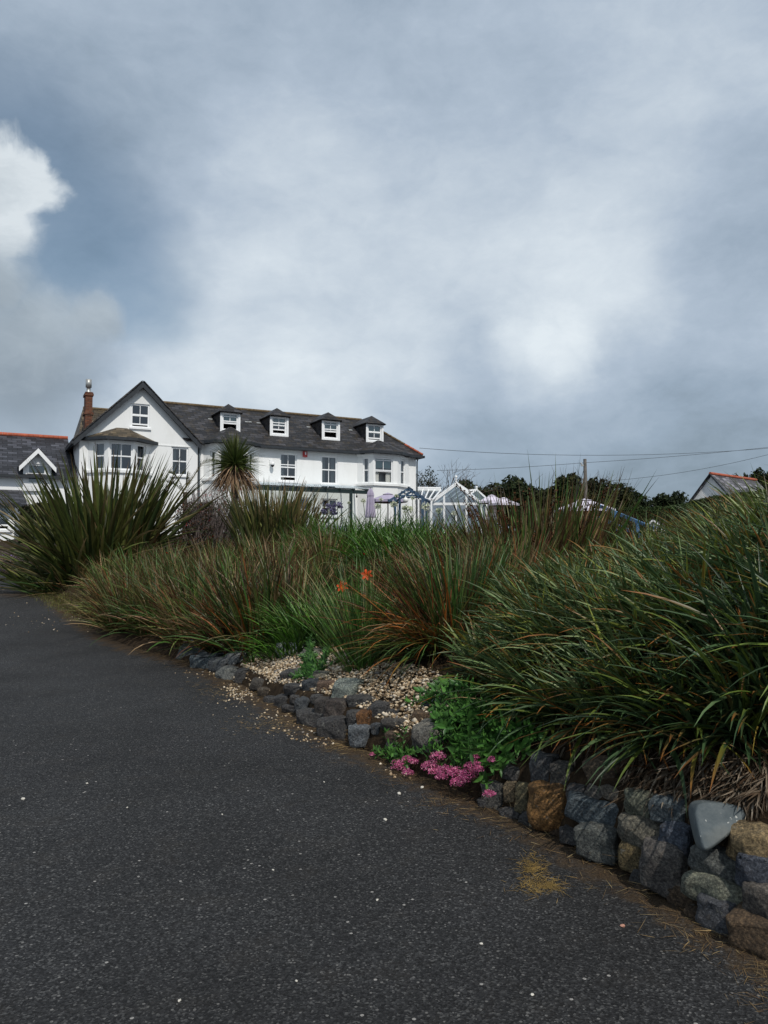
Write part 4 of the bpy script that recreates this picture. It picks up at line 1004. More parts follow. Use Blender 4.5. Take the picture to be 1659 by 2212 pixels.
# bare winter-looking tree at the house corner
top = c3at(195, 92, 57); t = empty('bare_tree', (top[0]-.1, top[1], 1.8), 0, 'half bare twiggy tree behind the far corner of the white house', 'tree'); h_ = top[2]-1.8
f = MB()
def grow(p, d, r, ln, lv):
    q = p+d*ln; f.tube([p, p.lerp(q, .5)+Vector((random.uniform(-.05, .05),)*3)*ln, q], [r, r*.8, r*.6], 5 if lv > 1 else 4, False)
    if lv == 0: return
    for _ in range(3 if lv > 1 else 4):
        nd = (d+Vector((random.gauss(0, .5), random.gauss(0, .4), random.gauss(.15, .35)))).normalized(); grow(p.lerp(q, random.uniform(.5, 1)), nd, r*.6, ln*random.uniform(.6, .85), lv-1)
for s_ in (-.9, -.5, -.1, .3, .7, 1.1, 1.5): grow(Vector((s_*.9, 0, 0)), Vector((s_*.25, 0, 1)).normalized(), .07, h_*random.uniform(.30, .38), 4)
f.build('trunk', M['bark'], t)
L_ = Leaves(); p, d = lobes_cloud((0.2, 0, h_*.45), (1.4, 1.0, h_*.42), 2600, 16); L_.add(p, .09, pick(2600, FG2+FG1, .3)); L_.build('crown', M['farleaf'], t)

def hedge(label, pts, width, hgt, n, pal, size=.05, name='hedge'):
    """clipped hedge along (x, ytop, Y) photo points"""
    L_ = Leaves(); P_ = [at(*p) for p in pts]; o = np.array(P_[len(P_)//2]); o[2] -= hgt
    seg = np.array(P_); cum = np.concatenate(([0], np.cumsum(np.linalg.norm(np.diff(seg[:, :2], axis=0), axis=1)))); t = RNG.uniform(0, cum[-1], n)
    c = np.stack([np.interp(t, cum, seg[:, i]) for i in range(3)], 1); a = RNG.uniform(-.1*math.pi, 1.1*math.pi, n); ex = .35
    w = width/2*np.sign(np.cos(a))*np.abs(np.cos(a))**ex; hz_ = np.where(RNG.uniform(0, 1, n) < .45, 0, -RNG.uniform(0, 1, n)**1.2*hgt)
    side = np.where(hz_ < 0, np.sign(RNG.uniform(-1, .45, n))*width/2, RNG.uniform(-1, 1, n)*width/2)
    bump_ = np.array([mnoise.noise((tt*.9, ss*2, zz*1.5)) for tt, ss, zz in zip(t, side, hz_)])*.12
    p = c+np.stack([0*t, side+np.sign(side)*bump_*(hz_ < 0), hz_+bump_*(hz_ == 0)], 1)
    nrm = np.stack([0*t, np.where(hz_ < 0, np.sign(side), 0), np.where(hz_ < 0, .2, 1.)], 1)
    L_.add(p-o+RNG.normal(size=(n, 3))*.03, RNG.uniform(.6, 1.3, n)*size, pick(n, pal, .35), nrm*.8)
    root = empty(name, o, 0, label, 'hedge'); L_.build('foliage', M['farleaf'], root)
    f = MB()
    for i in range(len(P_)-1):
        a, b = Vector(P_[i]-o), Vector(P_[i+1]-o); w = Vector((0, width/2-.06, 0)); z = Vector((0, 0, -.07)); lo = Vector((0, 0, -hgt))
        f.poly([a-w+z, b-w+z, b+w+z, a+w+z]); f.poly([a-w+lo, b-w+lo, b-w+z, a-w+z]); f.poly([b+w+lo, a+w+lo, a+w+z, b+w+z])
    f.build('inner_growth', M['soil'], root); return root
HG = [((.018, .034, .010), 3), ((.028, .048, .014), 3), ((.04, .058, .018), 2)]
hedge('long clipped dark green hedge behind the blue handrail and hutch', [(1250, 1098, 38), (1330, 1100, 38), (1415, 1100, 38), (1460, 1094, 39), (1520, 1092, 40), (1680, 1092, 42)], 1.6, 2.2, 15000, HG, .075)
hedge('tall hedge bank rising to the foot of the white cottage', [(1415, 1112, 43), (1457, 1099, 43.5), (1512, 1081, 44), (1560, 1073, 44.5), (1620, 1066, 45), (1720, 1050, 46)], 2.4, 3.0, 15000, [((.022, .036, .012), 3), ((.034, .046, .016), 2), ((.045, .05, .02), 2)], .075)
hedge('rounded dark shrub hedge against the annexe below the tall flax', [(60, 1100, 31), (90, 1092, 31), (130, 1095, 31)], 1.4, 1.6, 5000, [((.014, .02, .009), 3), ((.03, .035, .015), 2), ((.05, .035, .02), 1)], .06)

# ------------------------------------------------------------------ strap-leaved plants of the bank
def clump_into(B, c, n, L, W, r, tilt, bend, pal, tip=None, wind=None, seg=6, fold=.25, flat=.0, azb=None, rise=None, ground_=True):
    """one tuft: leaves leave the ground within radius r of c, lean outwards and arch"""
    ph = RNG.uniform(0, 2*math.pi, n)
    rx, ry = (r, r) if np.isscalar(r) else r
    k = np.sqrt(RNG.uniform(0, 1, n)); b = np.stack([c[0]+rx*k*np.cos(ph), c[1]+ry*k*np.sin(ph), np.zeros(n)], 1)
    b[:, 2] = gzs(b[:, :2])-.03 if ground_ else c[2]
    if rise: b[:, 2] += RNG.uniform(0, rise, n)
    az = ph+RNG.normal(0, .55, n)
    if azb is not None: az = np.where(RNG.uniform(0, 1, n) < azb[1], azb[0]+RNG.normal(0, .6, n), az)
    u = RNG.uniform(0, 1, n)
    ti = tilt[0]+(tilt[1]-tilt[0])*np.clip(k*.6+u*.4, 0, 1)*u**.3; be = RNG.uniform(*bend, n)*(.4+.6*ti/max(tilt[1], .01))
    col = pick(n, pal)
    tp = col*.8 if tip is None else np.where((RNG.uniform(0, 1, n) < tip[1])[:, None], np.array(tip[0])[None]*RNG.uniform(.6, 1.2, (n, 1)), col*.85)
    B.add(b, az, ti, be, RNG.uniform(*L, n), RNG.uniform(*W, n), col, tp, seg, wind=wind, fold=fold)
def plant(name, label, x, Y, cat='plant', group=None, tufts=(), dead=(), stalks=None):
    """tufts / dead: dicts for clump_into, each with dx, dy offsets in metres"""
    o = spot(x, Y); root = empty(name, o, 0, label, cat, group)
    for nm, lst, m in (('leaves', tufts, 'leaf'), ('dead_leaves', dead, 'dry')):
        if not lst: continue
        B = Blades()
        for t in lst:
            t = dict(t); dx = t.pop('dx', 0); dy = t.pop('dy', 0); clump_into(B, (o[0]+dx, o[1]+dy, 0), **t)
        ob = B.build(nm, M[m]); ob.data.transform(Matrix.Translation(-Vector(o))); ob.parent = root
    if stalks: stalks(root, o)
    return root
def seed_stalks(n, h, r, lean=.25, col=(.05, .025, .012), head=.05, name='seed_stalk', hc=(.07, .03, .012), curve=.3):
    def f(root, o):
        for i in range(n):
            a = RNG.uniform(0, 6.28); k = r*math.sqrt(RNG.uniform()); p = Vector((k*math.cos(a), k*math.sin(a), 0)); p.z = gz(o[0]+p.x, o[1]+p.y)-o[2]
            d = Vector((math.cos(a)*lean*RNG.uniform(.2, 1.2), math.sin(a)*lean*RNG.uniform(.2, 1.2), 1)); hh_ = RNG.uniform(*h)
            pts = [p, p+d*hh_*.5, p+d*hh_*.8+Vector((d.x, d.y, 0))*hh_*curve*.3, p+d*hh_+Vector((d.x, d.y, -.1))*hh_*curve]
            V = []; F = []; mb = MB(); mb.tube(pts, [.007, .006, .005, .003], 4, False)
            L_ = Leaves(); c = []
            for j in range(26):
                t = RNG.uniform(.55, 1); q = pts[2].lerp(pts[3], (t-.55)/.45) if t > .7 else pts[1].lerp(pts[2], t)
                c.append(np.array(q)+RNG.normal(size=3)*head*.35)
            nv = len(mb.v); L_.add(np.array(c), head*.4, pick(len(c), [(hc, 1)], .4)); LV = np.concatenate(L_.V); LC = np.concatenate(L_.C)
            V = np.concatenate([np.array(mb.v), LV]); ff = [k_ for q in mb.f for k_ in q]+list(range(nv, nv+len(LV))); cnt = [len(q) for q in mb.f]+[4]*(len(LV)//4)
            raw_mesh(name, V, ff, np.array(cnt), M['dry'], root, np.concatenate([np.tile(col, (nv, 1)), LC]))
    return f
FLAX = [((.075, .098, .026), 4), ((.115, .135, .036), 3), ((.038, .06, .02), 3), ((.14, .155, .065), 1)]
MIXG = [(GREEN, 3), (OLIVE, 3), (TAN, 1.1), (RUST, .7), (BROWN, .9), ((.085, .16, .035), 2.5), ((.17, .19, .06), 1)]
DRY = [(TAN, 3), (STRAW, 2), (RUST, 2), (BROWN, 2)]
T = lambda **k: k
# the huge flax at the road end
plant('flax_plant', 'huge dark green flax with broad sword leaves in front of the gable', 222, 19.2, tufts=[
    T(n=340, L=(2.0, 3.3), W=(.085, .145), r=(1.0, .6), tilt=(.03, .76), bend=(.05, .65), pal=FLAX, tip=(BROWN, .5), seg=7, fold=.3),
    T(n=150, L=(1.8, 2.9), W=(.07, .12), r=(.85, .6), tilt=(.55, 1.2), bend=(.3, .9), pal=FLAX, tip=(TAN, .5), seg=7, fold=.3, dx=-.2),
    T(n=130, L=(1.2, 1.9), W=(.05, .085), r=(.8, .5), tilt=(.6, 1.3), bend=(.3, .8), pal=[(DEEP, 2), (OLIVE, 2), ((.13, .15, .08), 1)], tip=(TAN, .4), dx=-.9, dy=-.4, azb=(3.3, .6))],
    dead=[T(n=100, L=(1.2, 2.3), W=(.012, .03), r=(.9, .6), tilt=(.4, 1.3), bend=(.1, .6), pal=DRY, dx=.2), T(n=90, L=(.8, 1.5), W=(.012, .03), r=(.8, .5), tilt=(.7, 1.6), bend=(.2, .6), pal=DRY, dx=-.4, dy=-.5),
          T(n=70, L=(1.3, 1.9), W=(.01, .018), r=(.3, .4), tilt=(.3, .95), bend=(.1, .4), pal=DRY, dx=.85, azb=(.1, .8))])
plant('flax_plant', 'olive flax with upright leaves below the veranda', 580, 19.0, tufts=[
    T(n=240, L=(1.3, 2.05), W=(.055, .09), r=(.6, .5), tilt=(.02, .62), bend=(.03, .35), pal=FLAX+[((.08, .085, .04), 2)], tip=(TAN, .5), fold=.3),
    T(n=130, L=(1.1, 1.75), W=(.045, .075), r=(.5, .4), tilt=(.1, .7), bend=(.1, .5), pal=FLAX, dx=.55, tip=(TAN, .5))],
    dead=[T(n=130, L=(.8, 1.35), W=(.006, .016), r=(.5, .4), tilt=(.05, .5), bend=(.05, .5), pal=DRY, dx=.7), T(n=60, L=(.7, 1.0), W=(.006, .014), r=(.6, .4), tilt=(.1, .8), bend=(.05, .5), pal=DRY, dx=1.0, dy=-.4)])
plant('flax_plant', 'tall reddish brown flax in front of the utility pole', 1165, 9.2, tufts=[
    T(n=290, L=(1.0, 1.6), W=(.024, .042), r=(.75, .4), tilt=(.02, .65), bend=(.03, .35), pal=[(GREEN, 3), (OLIVE, 3), (BROWN, 1), ((.06, .09, .03), 2)], tip=(BROWN, .5), fold=.3),
    T(n=190, L=(.9, 1.35), W=(.02, .036), r=(.7, .4), tilt=(.25, .95), bend=(.1, .5), pal=[(OLIVE, 2), (BROWN, 2), (GREEN, 2), (RUST, 1)], tip=(TAN, .5), dx=-.3),
    T(n=9, L=(1.3, 1.75), W=(.026, .038), r=(.5, .3), tilt=(.02, .2), bend=(.0, .15), pal=[(GREEN, 2), (OLIVE, 2)])],
    dead=[T(n=330, L=(.8, 1.4), W=(.018, .036), r=(.75, .4), tilt=(.05, .6), bend=(.05, .45), pal=[(TAN, 3), (RUST, 2), (BROWN, 3), ((.16, .09, .05), 3)], dx=-.1)],
    stalks=seed_stalks(26, (1.0, 1.5), .6, .3, head=.05))
# front tussocks along the tarmac
def tussock(label, x, Y, s=1.0, pal=MIXG, dn=1.0, wind=(-.10, -.08), droop=1.0, n=280, stalk=0):
    g_ = RNG.uniform(.72, 1.4); t_ = RNG.uniform(.4, 1.8); pal = [(tuple(v*g_ for v in c), w*(t_ if c[0] > c[1] else 1)) for c, w in pal]; dn *= .6+.5*t_
    return plant('tussock', label, x, Y, 'grass clump', 'tussock grasses on the bank', tufts=[
        T(n=int(n*.55), L=(.7*s, 1.2*s), W=(.021, .039), r=(.19*s, .17*s), tilt=(.02, .75), bend=(.2, 1.1*droop), pal=pal, tip=(BROWN, .4), wind=wind, seg=6),
        T(n=int(n*.45), L=(.6*s, 1.05*s), W=(.021, .036), r=(.22*s, .19*s), tilt=(.5, 1.25), bend=(.5, 1.5*droop), pal=pal, tip=(TAN, .3), wind=wind, seg=6)],
        dead=[T(n=int(110*dn), L=(.5*s, 1.15*s), W=(.009, .018), r=(.30*s, .26*s), tilt=(.05, 1.1), bend=(.1, .8), pal=DRY, wind=wind)],
        stalks=seed_stalks(stalk, (.6*s, .9*s), .3*s) if stalk else None)
tussock('low dark tussock spilling onto the tarmac just past the mossy verge', 240, 14.6, .85)
tussock('brown-flecked tussock at the road edge below the huge flax', 275, 13.3, 1.0)
tussock('wide tussock with rusty tips leaning out over the tarmac edge', 345, 12.5, 1.0, droop=1.2)
tussock('dark tussock with long drooping leaves beside the first flat edging rock', 420, 11.5, 1.0, droop=1.2)
tussock('reddish tussock hanging over the blue-grey edging rocks', 490, 10.8, .95, [(GREEN, 2), (RUST, 1.6), (BROWN, 2), (OLIVE, 2), (TAN, .6)], droop=1.2)
tussock('upright green tussock with orange blades behind the bright drooping lilies', 555, 10.2, 1.25, [(GREEN, 3), ((.05, .10, .025), 3), (OLIVE, 2), (ORANGE, .7), (BROWN, 1)], dn=.6, droop=.7)
tussock('straw-topped tussock between the bright drooping lilies and the olive flax', 625, 10.6, 1.15, [(GREEN, 2), (OLIVE, 2), (TAN, 2.2), (BROWN, 1)], dn=2.2, droop=.6)
tussock('orange-brown seeding tussock at the foot of the huge flax', 265, 14.4, 1.0, [(BROWN, 2), (ORANGE, 1.2), (OLIVE, 2), (GREEN, 1)], dn=1.4, stalk=10)
tussock('grey-green tussock between the huge flax and the road tussocks', 330, 14.2, 1.05)
tussock('tan-streaked tussock below the fuchsia', 400, 14.0, 1.05, dn=1.5)
tussock('green and tan tussock in front of the fuchsia twigs', 465, 13.6, 1.1, dn=1.4, stalk=6)
tussock('tussock with pale dry blades left of the straw-topped one', 520, 13.0, 1.1, dn=1.8)
tussock('tussock under the olive flax with upright dry stems', 590, 13.2, 1.1, dn=1.5, stalk=6)
tussock('middle tussock of mixed dead and green blades upslope of the dark drooping one', 430, 12.2, 1.15)
tussock('inner tussock of fine green blades upslope of the reddish one', 360, 13.2, 1.05, [(GREEN, 3), ((.05, .09, .03), 3), (OLIVE, 2), (TAN, .8)])
tussock('dark fine tussock just upslope of the orange-bladed one', 500, 11.6, 1.15, [(GREEN, 3), (DEEP, 2), (OLIVE, 2), (TAN, 1)])
tussock('dull green tussock right under the huge flax by the verge', 238, 16.6, .9)
tussock('tussock with rusty seed heads tucked under the right half of the huge flax', 290, 16.3, 1.0, dn=1.3, stalk=8)
tussock('thin pale tussock between huge flax and leafy reddish shrub', 370, 16.3, .95, dn=1.6)
tussock('tussock hiding the foot of the bare fuchsia', 455, 16.0, .95, dn=1.3)
tussock('olive tussock at the foot of the olive flax', 540, 15.9, .95)
# middle of the bank
plant('lily_plant', 'bright green drooping lily leaves above the pale green rock', 682, 9.5, tufts=[
    T(n=380, L=(.6, .95), W=(.016, .027), r=(.40, .3), tilt=(.05, .8), bend=(.9, 2.0), pal=[(BRIGHT, 4), ((.03, .075, .015), 3), ((.07, .13, .025), 2)], tip=(OLIVE, .2), seg=8),
    T(n=160, L=(.5, .8), W=(.015, .025), r=(.3, .2), tilt=(.5, 1.1), bend=(.8, 1.7), pal=[(BRIGHT, 3), ((.03, .075, .015), 3)], dx=-.25, dy=-.15, seg=8)],
    dead=[T(n=30, L=(.3, .5), W=(.008, .012), r=(.3, .3), tilt=(.6, 1.5), bend=(.4, 1.2), pal=DRY)])
plant('lily_plant', 'fan of narrow green daylily leaves rising from the gravel', 790, 7.5, tufts=[
    T(n=260, L=(.75, 1.25), W=(.012, .020), r=(.16, .13), tilt=(.02, .85), bend=(.05, .75), pal=[((.065, .15, .028), 4), (GREEN, 2), ((.09, .16, .045), 2)], tip=(TAN, .25), seg=7)],
    dead=[T(n=50, L=(.3, .7), W=(.006, .012), r=(.14, .12), tilt=(.1, 1.3), bend=(.2, .9), pal=DRY)])
plant('lily_plant', 'pale green daylily leaves under the two orange flowers', 745, 8.9, tufts=[
    T(n=190, L=(.65, 1.05), W=(.012, .02), r=(.25, .2), tilt=(.05, .7), bend=(.3, 1.3), pal=[(BRIGHT, 2), ((.05, .09, .025), 3), (OLIVE, 2)], tip=(TAN, .3))])
RU = [(RUST, 2), (BROWN, 2), (GREEN, 2), (OLIVE, 2), (ORANGE, .5)]
plant('arching_tussock', 'rusty arching grass with long orange blades falling to the gravel', 955, 7.1, 'grass clump', tufts=[
    T(n=280, L=(.8, 1.25), W=(.012, .02), r=(.22, .18), tilt=(.1, 1.15), bend=(.2, 1.0), pal=RU, tip=(RUST, .4), wind=(-.2, -.05), azb=(3.0, .5)),
    T(n=200, L=(.8, 1.2), W=(.016, .026), r=(.25, .18), tilt=(.02, .55), bend=(.05, .5), pal=[(GREEN, 3), ((.04, .08, .025), 3), (OLIVE, 1)], tip=(BROWN, .3), dx=.15, dy=.1),
    T(n=170, L=(.75, 1.1), W=(.013, .021), r=(.2, .15), tilt=(.8, 1.5), bend=(.5, 1.5), pal=[(GREEN, 2), (OLIVE, 2), (BROWN, 1), (DEEP, 2)], tip=(ORANGE, .4), azb=(3.8, .7))],
    dead=[T(n=34, L=(.85, 1.25), W=(.013, .021), r=(.12, .1), tilt=(.6, 1.2), bend=(1.0, 1.9), pal=[((.34, .12, .03), 2), (TAN, 1)], azb=(4.1, .9), dy=-.1), T(n=60, L=(.5, .9), W=(.006, .012), r=(.25, .2), tilt=(.1, 1.0), bend=(.2, .8), pal=DRY)])
plant('arching_tussock', 'upright tan and green grass between the rusty clump and the reddish flax', 1060, 7.9, 'grass clump', tufts=[
    T(n=130, L=(.6, 1.0), W=(.010, .016), r=(.25, .2), tilt=(.02, .5), bend=(.05, .5), pal=[(GREEN, 3), (OLIVE, 2), (TAN, 2)], tip=(TAN, .4))],
    dead=[T(n=190, L=(.5, .95), W=(.010, .020), r=(.35, .25), tilt=(.02, .5), bend=(.05, .5), pal=[(TAN, 4), ((.22, .12, .07), 3), (STRAW, 2), (BROWN, 1)])])
for lab, x, Y, s, pl, dn, stk in (
    ('green grass with brown seed heads left of the orange lilies', 690, 11.6, .82, [(OLIVE, 3), (GREEN, 3), (TAN, 1)], 1.2, 10),
    ('green grass with dark seed heads just behind the orange lilies', 760, 11.3, .82, [(GREEN, 3), (OLIVE, 3), ((.05, .09, .03), 2)], .8, 12),
    ('tall seeding grass behind the rusty arching clump', 850, 10.6, .85, [(GREEN, 3), (OLIVE, 2), (BROWN, 1.5)], .8, 14),
    ('seeding grass right below the bright agapanthus bank', 930, 10.8, .78, [(GREEN, 3), ((.05, .10, .025), 2), (BROWN, 1)], .7, 12),
    ('straw-coloured grass beside the olive flax', 655, 15.2, 1.0, [(OLIVE, 2), (TAN, 2), (GREEN, 1)], 1.8, 0),
    ('tan grass between the olive flax and the agapanthus', 700, 14.2, 1.05, [(OLIVE, 3), (TAN, 1.5), (GREEN, 2)], 1.2, 4),
    ('dark green grass to the left of the reddish flax', 1010, 9.8, 1.1, [(GREEN, 3), (DEEP, 2), (BROWN, 2), (OLIVE, 2)], 1.0, 6),
    ('dark grass at the foot of the reddish flax', 1120, 8.2, .9, [(GREEN, 3), (BROWN, 2), (OLIVE, 2), (RUST, 1)], 1.0, 4),
    ('short grass between the reddish flax and the blue handrail', 1290, 9.6, .95, [(GREEN, 3), (OLIVE, 3), (TAN, 1)], 1.0, 6),
    ('grass hiding the lower end of the blue handrail', 1390, 9.2, .8, [(GREEN, 2), (OLIVE, 3), (SAGE, 2), (TAN, 1)], .8, 0)):
    tussock(lab, x, Y, s, pl, dn, wind=(-.05, 0), droop=.6, stalk=stk)
# agapanthus bank
AG = [(BRIGHT, 4), ((.035, .085, .014), 3), ((.065, .13, .025), 2), (GREEN, 1)]
def umbel(root, o, head, ground_p, r, cols, name='flower_head'):
    mb = MB(); g = Vector(ground_p)-Vector(o); h_ = Vector(head)-Vector(o); mb.tube([g, g.lerp(h_, .5)+Vector((.03, 0, .03)), h_], [.010, .008, .006], 5, False)
    nv = len(mb.v); d = RNG.normal(size=(46, 3)); d /= np.linalg.norm(d, axis=1)[:, None]; d[:, 2] = d[:, 2]*.85+.1; c = np.array(h_)+d*r*RNG.uniform(.65, 1.0, (46, 1))
    L_ = Leaves(); L_.add(c, r*.34, pick(46, cols, .15)); L_.add(c-d*r*.12, r*.26, pick(46, cols, .15)); LV = np.concatenate(L_.V); LC = np.concatenate(L_.C)
    for q in c[::2]: mb.tube([h_, q], .0028, 3, False)
    nv = len(mb.v); V = np.concatenate([np.array(mb.v), LV]); ff = [k for q in mb.f for k in q]+list(range(nv, nv+len(LV)))
    raw_mesh(name, V, ff, np.array([len(q) for q in mb.f]+[4]*(len(LV)//4)), M['petal'], root, np.concatenate([np.tile((.05, .09, .03), (nv, 1)), LC]))
def agapanthus(label, x, Y, heads, cols, n=240, sp=.5, r=.09, L=(.95, 1.35)):
    def st(root, o):
        for hx, hy, sc in heads:
            h_ = at(hx, hy, Y); gx = h_[0]+RNG.uniform(-.1, .1); umbel(root, o, h_, (gx, Y, gz(gx, Y)), r*sc, cols)
    return plant('agapanthus', label, x, Y, 'plant', 'agapanthus along the top of the bank', tufts=[T(n=n, L=L, W=(.024, .040), r=(sp, .4), tilt=(.05, .8), bend=(.8, 2.0), pal=AG, tip=(OLIVE, .2), seg=7)], stalks=st)
WH = [((.72, .74, .62), 3), ((.55, .62, .40), 1)]; PU = [((.17, .15, .29), 3), ((.25, .23, .37), 2)]
agapanthus('white flowered agapanthus clump with the largest pale heads before the arbour', 872, 15.5, [r1(650, 408)+(1.25,), r1(700, 288)+(.55,), r1(620, 385)+(.7,)], WH)
agapanthus('agapanthus clump with small green-white heads between the arbour and furled parasol', 828, 16.2, [r1(350, 368)+(.9,), r1(382, 300)+(.6,), r1(510, 352)+(.9,), r1(540, 265)+(.6,)], WH)
agapanthus('agapanthus clump with loose white heads at the foot of the conservatory', 925, 15.0, [r1(832, 372)+(1.0,), r1(965, 412)+(.8,), r1(1120, 440)+(.7,)], WH)
agapanthus('purple flowered agapanthus below the small lower window', 715, 16.8, [c2(985, 900)+(.8,), c2(1045, 893)+(1.1,), c2(1012, 918)+(1.0,), c2(1065, 905)+(.7,), c2(955, 935)+(.8,), c2(1020, 945)+(.9,)], PU)
agapanthus('leafy agapanthus clump with few buds in front of the furled parasol', 785, 15.6, [c2(1117, 880)+(.4,), r1(205, 312)+(.6,)], WH, L=(1.0, 1.4))
agapanthus('low bright agapanthus clump on the near side of the bank by the seeding grass', 845, 13.4, [], WH, 260, .55)
agapanthus('low bright agapanthus clump next to the reddish flax', 925, 13.0, [], WH, 260, .5)
agapanthus('tall-leaved agapanthus clump between the purple and white ones', 750, 15.0, [], WH, 200, .45, L=(1.1, 1.45))
# orange daylilies
def daylily(label, x, y, Y, openf=True):
    h_ = at(x, y, Y); gx = h_[0]+.12; g = np.array([gx, Y+.05, gz(gx, Y+.05)]); root = empty('daylily', g, 0, label, 'flower')
    mb = MB(); hv = Vector(h_-g); mb.tube([(0, 0, 0), hv*.5+Vector((.02, 0, .02)), hv*.93, hv], [.006, .005, .004, .006], 6, False); mb.build('stem', plain_green, root)
    V = []; F = []; C = []
    face = Vector((-.1, -1, .35)).normalized(); u = face.cross(Vector((0, 0, 1))).normalized(); w = u.cross(face)
    for i in range(6):
        a = i*math.pi/3+.25; d = u*math.cos(a)+w*math.sin(a); s_ = face.cross(d); L_ = .062 if openf else .05
        prof = [(0, .004, 0), (.3, .011, .28), (.6, .015, .42), (.85, .010, .40), (1, .002, .30)] if openf else [(0, .004, 0), (.3, .008, .5), (.6, .008, 1.0), (1, .002, 1.5)]
        st = len(V)
        for t, wd, fwd in prof:
            rad = t if openf else .12*math.sin(t*3.1)
            c = hv+d*L_*rad+face*L_*fwd
            for k in (-1, 0, 1): V.append(c+s_*wd*k-face*.003*(k == 0)); C.append((.62, .26, .03) if t < .3 and openf else (.62, .085, .02))
        for j in range(len(prof)-1):
            for k in (0, 1): F.append((st+j*3+k, st+j*3+k+1, st+(j+1)*3+k+1, st+(j+1)*3+k))
    raw_mesh('petals', np.array([tuple(v) for v in V]), [k for f in F for k in f], np.full(len(F), 4), M['petal'], root, np.array(C), True)
plain_green = plain('green_stem', (.045, .085, .025), .6, .2)
daylily('open orange daylily flower, higher of the two, above the above the gravel fan', 793, 1243, 7.6)
daylily('open orange daylily flower, lower of the two, beside the drooping lilies', 740, 1269, 7.8)
daylily('closed red-orange daylily bud above the open flowers', 787, 1199, 9.4, False)
daylily('small closed orange bud among the tussocks below the fuchsia', 362, 1196, 12.8, False)

# ------------------------------------------------------------------ the dense glaucous strap-leaved mass on the near bank
FAS = [((.078, .135, .055), 4), ((.125, .185, .07), 3), ((.05, .09, .03), 3), ((.19, .245, .11), 2), ((.16, .19, .035), 2.5)]
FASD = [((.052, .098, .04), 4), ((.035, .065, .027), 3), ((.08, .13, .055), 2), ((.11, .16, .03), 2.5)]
FASY = [((.15, .195, .05), 4), ((.17, .22, .11), 2), ((.10, .09, .03), 2), (OLIVE, 2), (BLUEG, 1.5)]
masses = [
    ('spiky blue-green leaf mass hanging over the pink valerian', (.98, 1.65), (5.2, 6.6), FAS, 24),
    ('spiky leaf mass in the middle of the bank above the brown boulder', (1.3, 2.2), (4.3, 5.6), FAS, 24),
    ('low orange-tipped leaf mass right above the triangular slab', (1.7, 3.1), (3.5, 4.5), FASD, 24),
    ('yellowish leaf mass cresting the bank under the white cottage', (2.5, 4.2), (5.0, 6.6), FASY, 32),
    ('grey-green leaf mass between the reddish flax and the yellowish crest', (1.6, 2.7), (6.2, 7.6), FAS+FASY, 32),
    ('upper leaf mass along the ridge next to the hutch roof', (2.95, 4.5), (6.6, 8.2), FASY+FAS, 30),
    ('dark leaf mass behind the big fanned rosette', (2.1, 3.3), (4.3, 5.4), FASD+FAS, 24),
]
LIPS = {1: [(1150, 1530), (1215, 1560), (1290, 1575), (1100, 1500)], 2: [(1370, 1590), (1450, 1600), (1520, 1590), (1600, 1590), (1640, 1540), (1410, 1540)], 0: [(1040, 1470), (1090, 1450)]}
for mi, (lab, (xa, xb), (ya, yb), pl, n_) in enumerate(masses):
    lips = LIPS.get(mi, [])
    cxy = ((xa+xb)/2, (ya+yb)/2); o = np.array([*cxy, gz(*cxy)]); root = empty('strap_leaf_plant', o, 0, lab, 'plant', 'spiky strap-leaved plants on the near bank'); B = Blades(); D = Blades(); spots_ = []
    nx = max(2, round(math.sqrt(n_*(xb-xa)/(yb-ya)))); ny = max(2, round(n_/nx))
    for i in range(nx):
        for j in range(ny):
            x = xa+(xb-xa)*(i+RNG.uniform(.1, .9))/nx; y = ya+(yb-ya)*(j+RNG.uniform(.1, .9))/ny
            dd = near_edge([(x, y)])[0][0]
            if dd < .36: continue
            spots_.append((x, y, RNG.uniform(0, .05 if mi == 4 else .24)))
    for x, y in lips:
        p = hit(x, y); spots_.append((p[0], p[1], 0))
    for x, y, up_ in spots_:
            wv = (-.26+RNG.normal()*.14, -.06+RNG.normal()*.14); z = gz(x, y)+up_
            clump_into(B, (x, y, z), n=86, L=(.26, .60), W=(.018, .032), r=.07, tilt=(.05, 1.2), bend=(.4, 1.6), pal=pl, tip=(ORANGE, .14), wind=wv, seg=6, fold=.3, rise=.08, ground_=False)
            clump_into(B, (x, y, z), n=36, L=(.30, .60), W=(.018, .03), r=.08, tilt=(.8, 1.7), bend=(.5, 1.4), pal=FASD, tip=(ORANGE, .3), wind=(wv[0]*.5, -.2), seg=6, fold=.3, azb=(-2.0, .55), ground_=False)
            clump_into(D, (x, y, 0), n=9, L=(.25, .55), W=(.005, .012), r=.15, tilt=(.6, 1.5), bend=(.4, 1.4), pal=[(TAN, 2), (ORANGE, 2), (BROWN, 1), (YEL, 2)], wind=(-.2, -.2), seg=5)
    for b_, nm, m in ((B, 'leaves', 'leaf'), (D, 'dead_leaves', 'dry')):
        ob = b_.build(nm, M[m]); ob.data.transform(Matrix.Translation(-Vector(o))); ob.parent = root
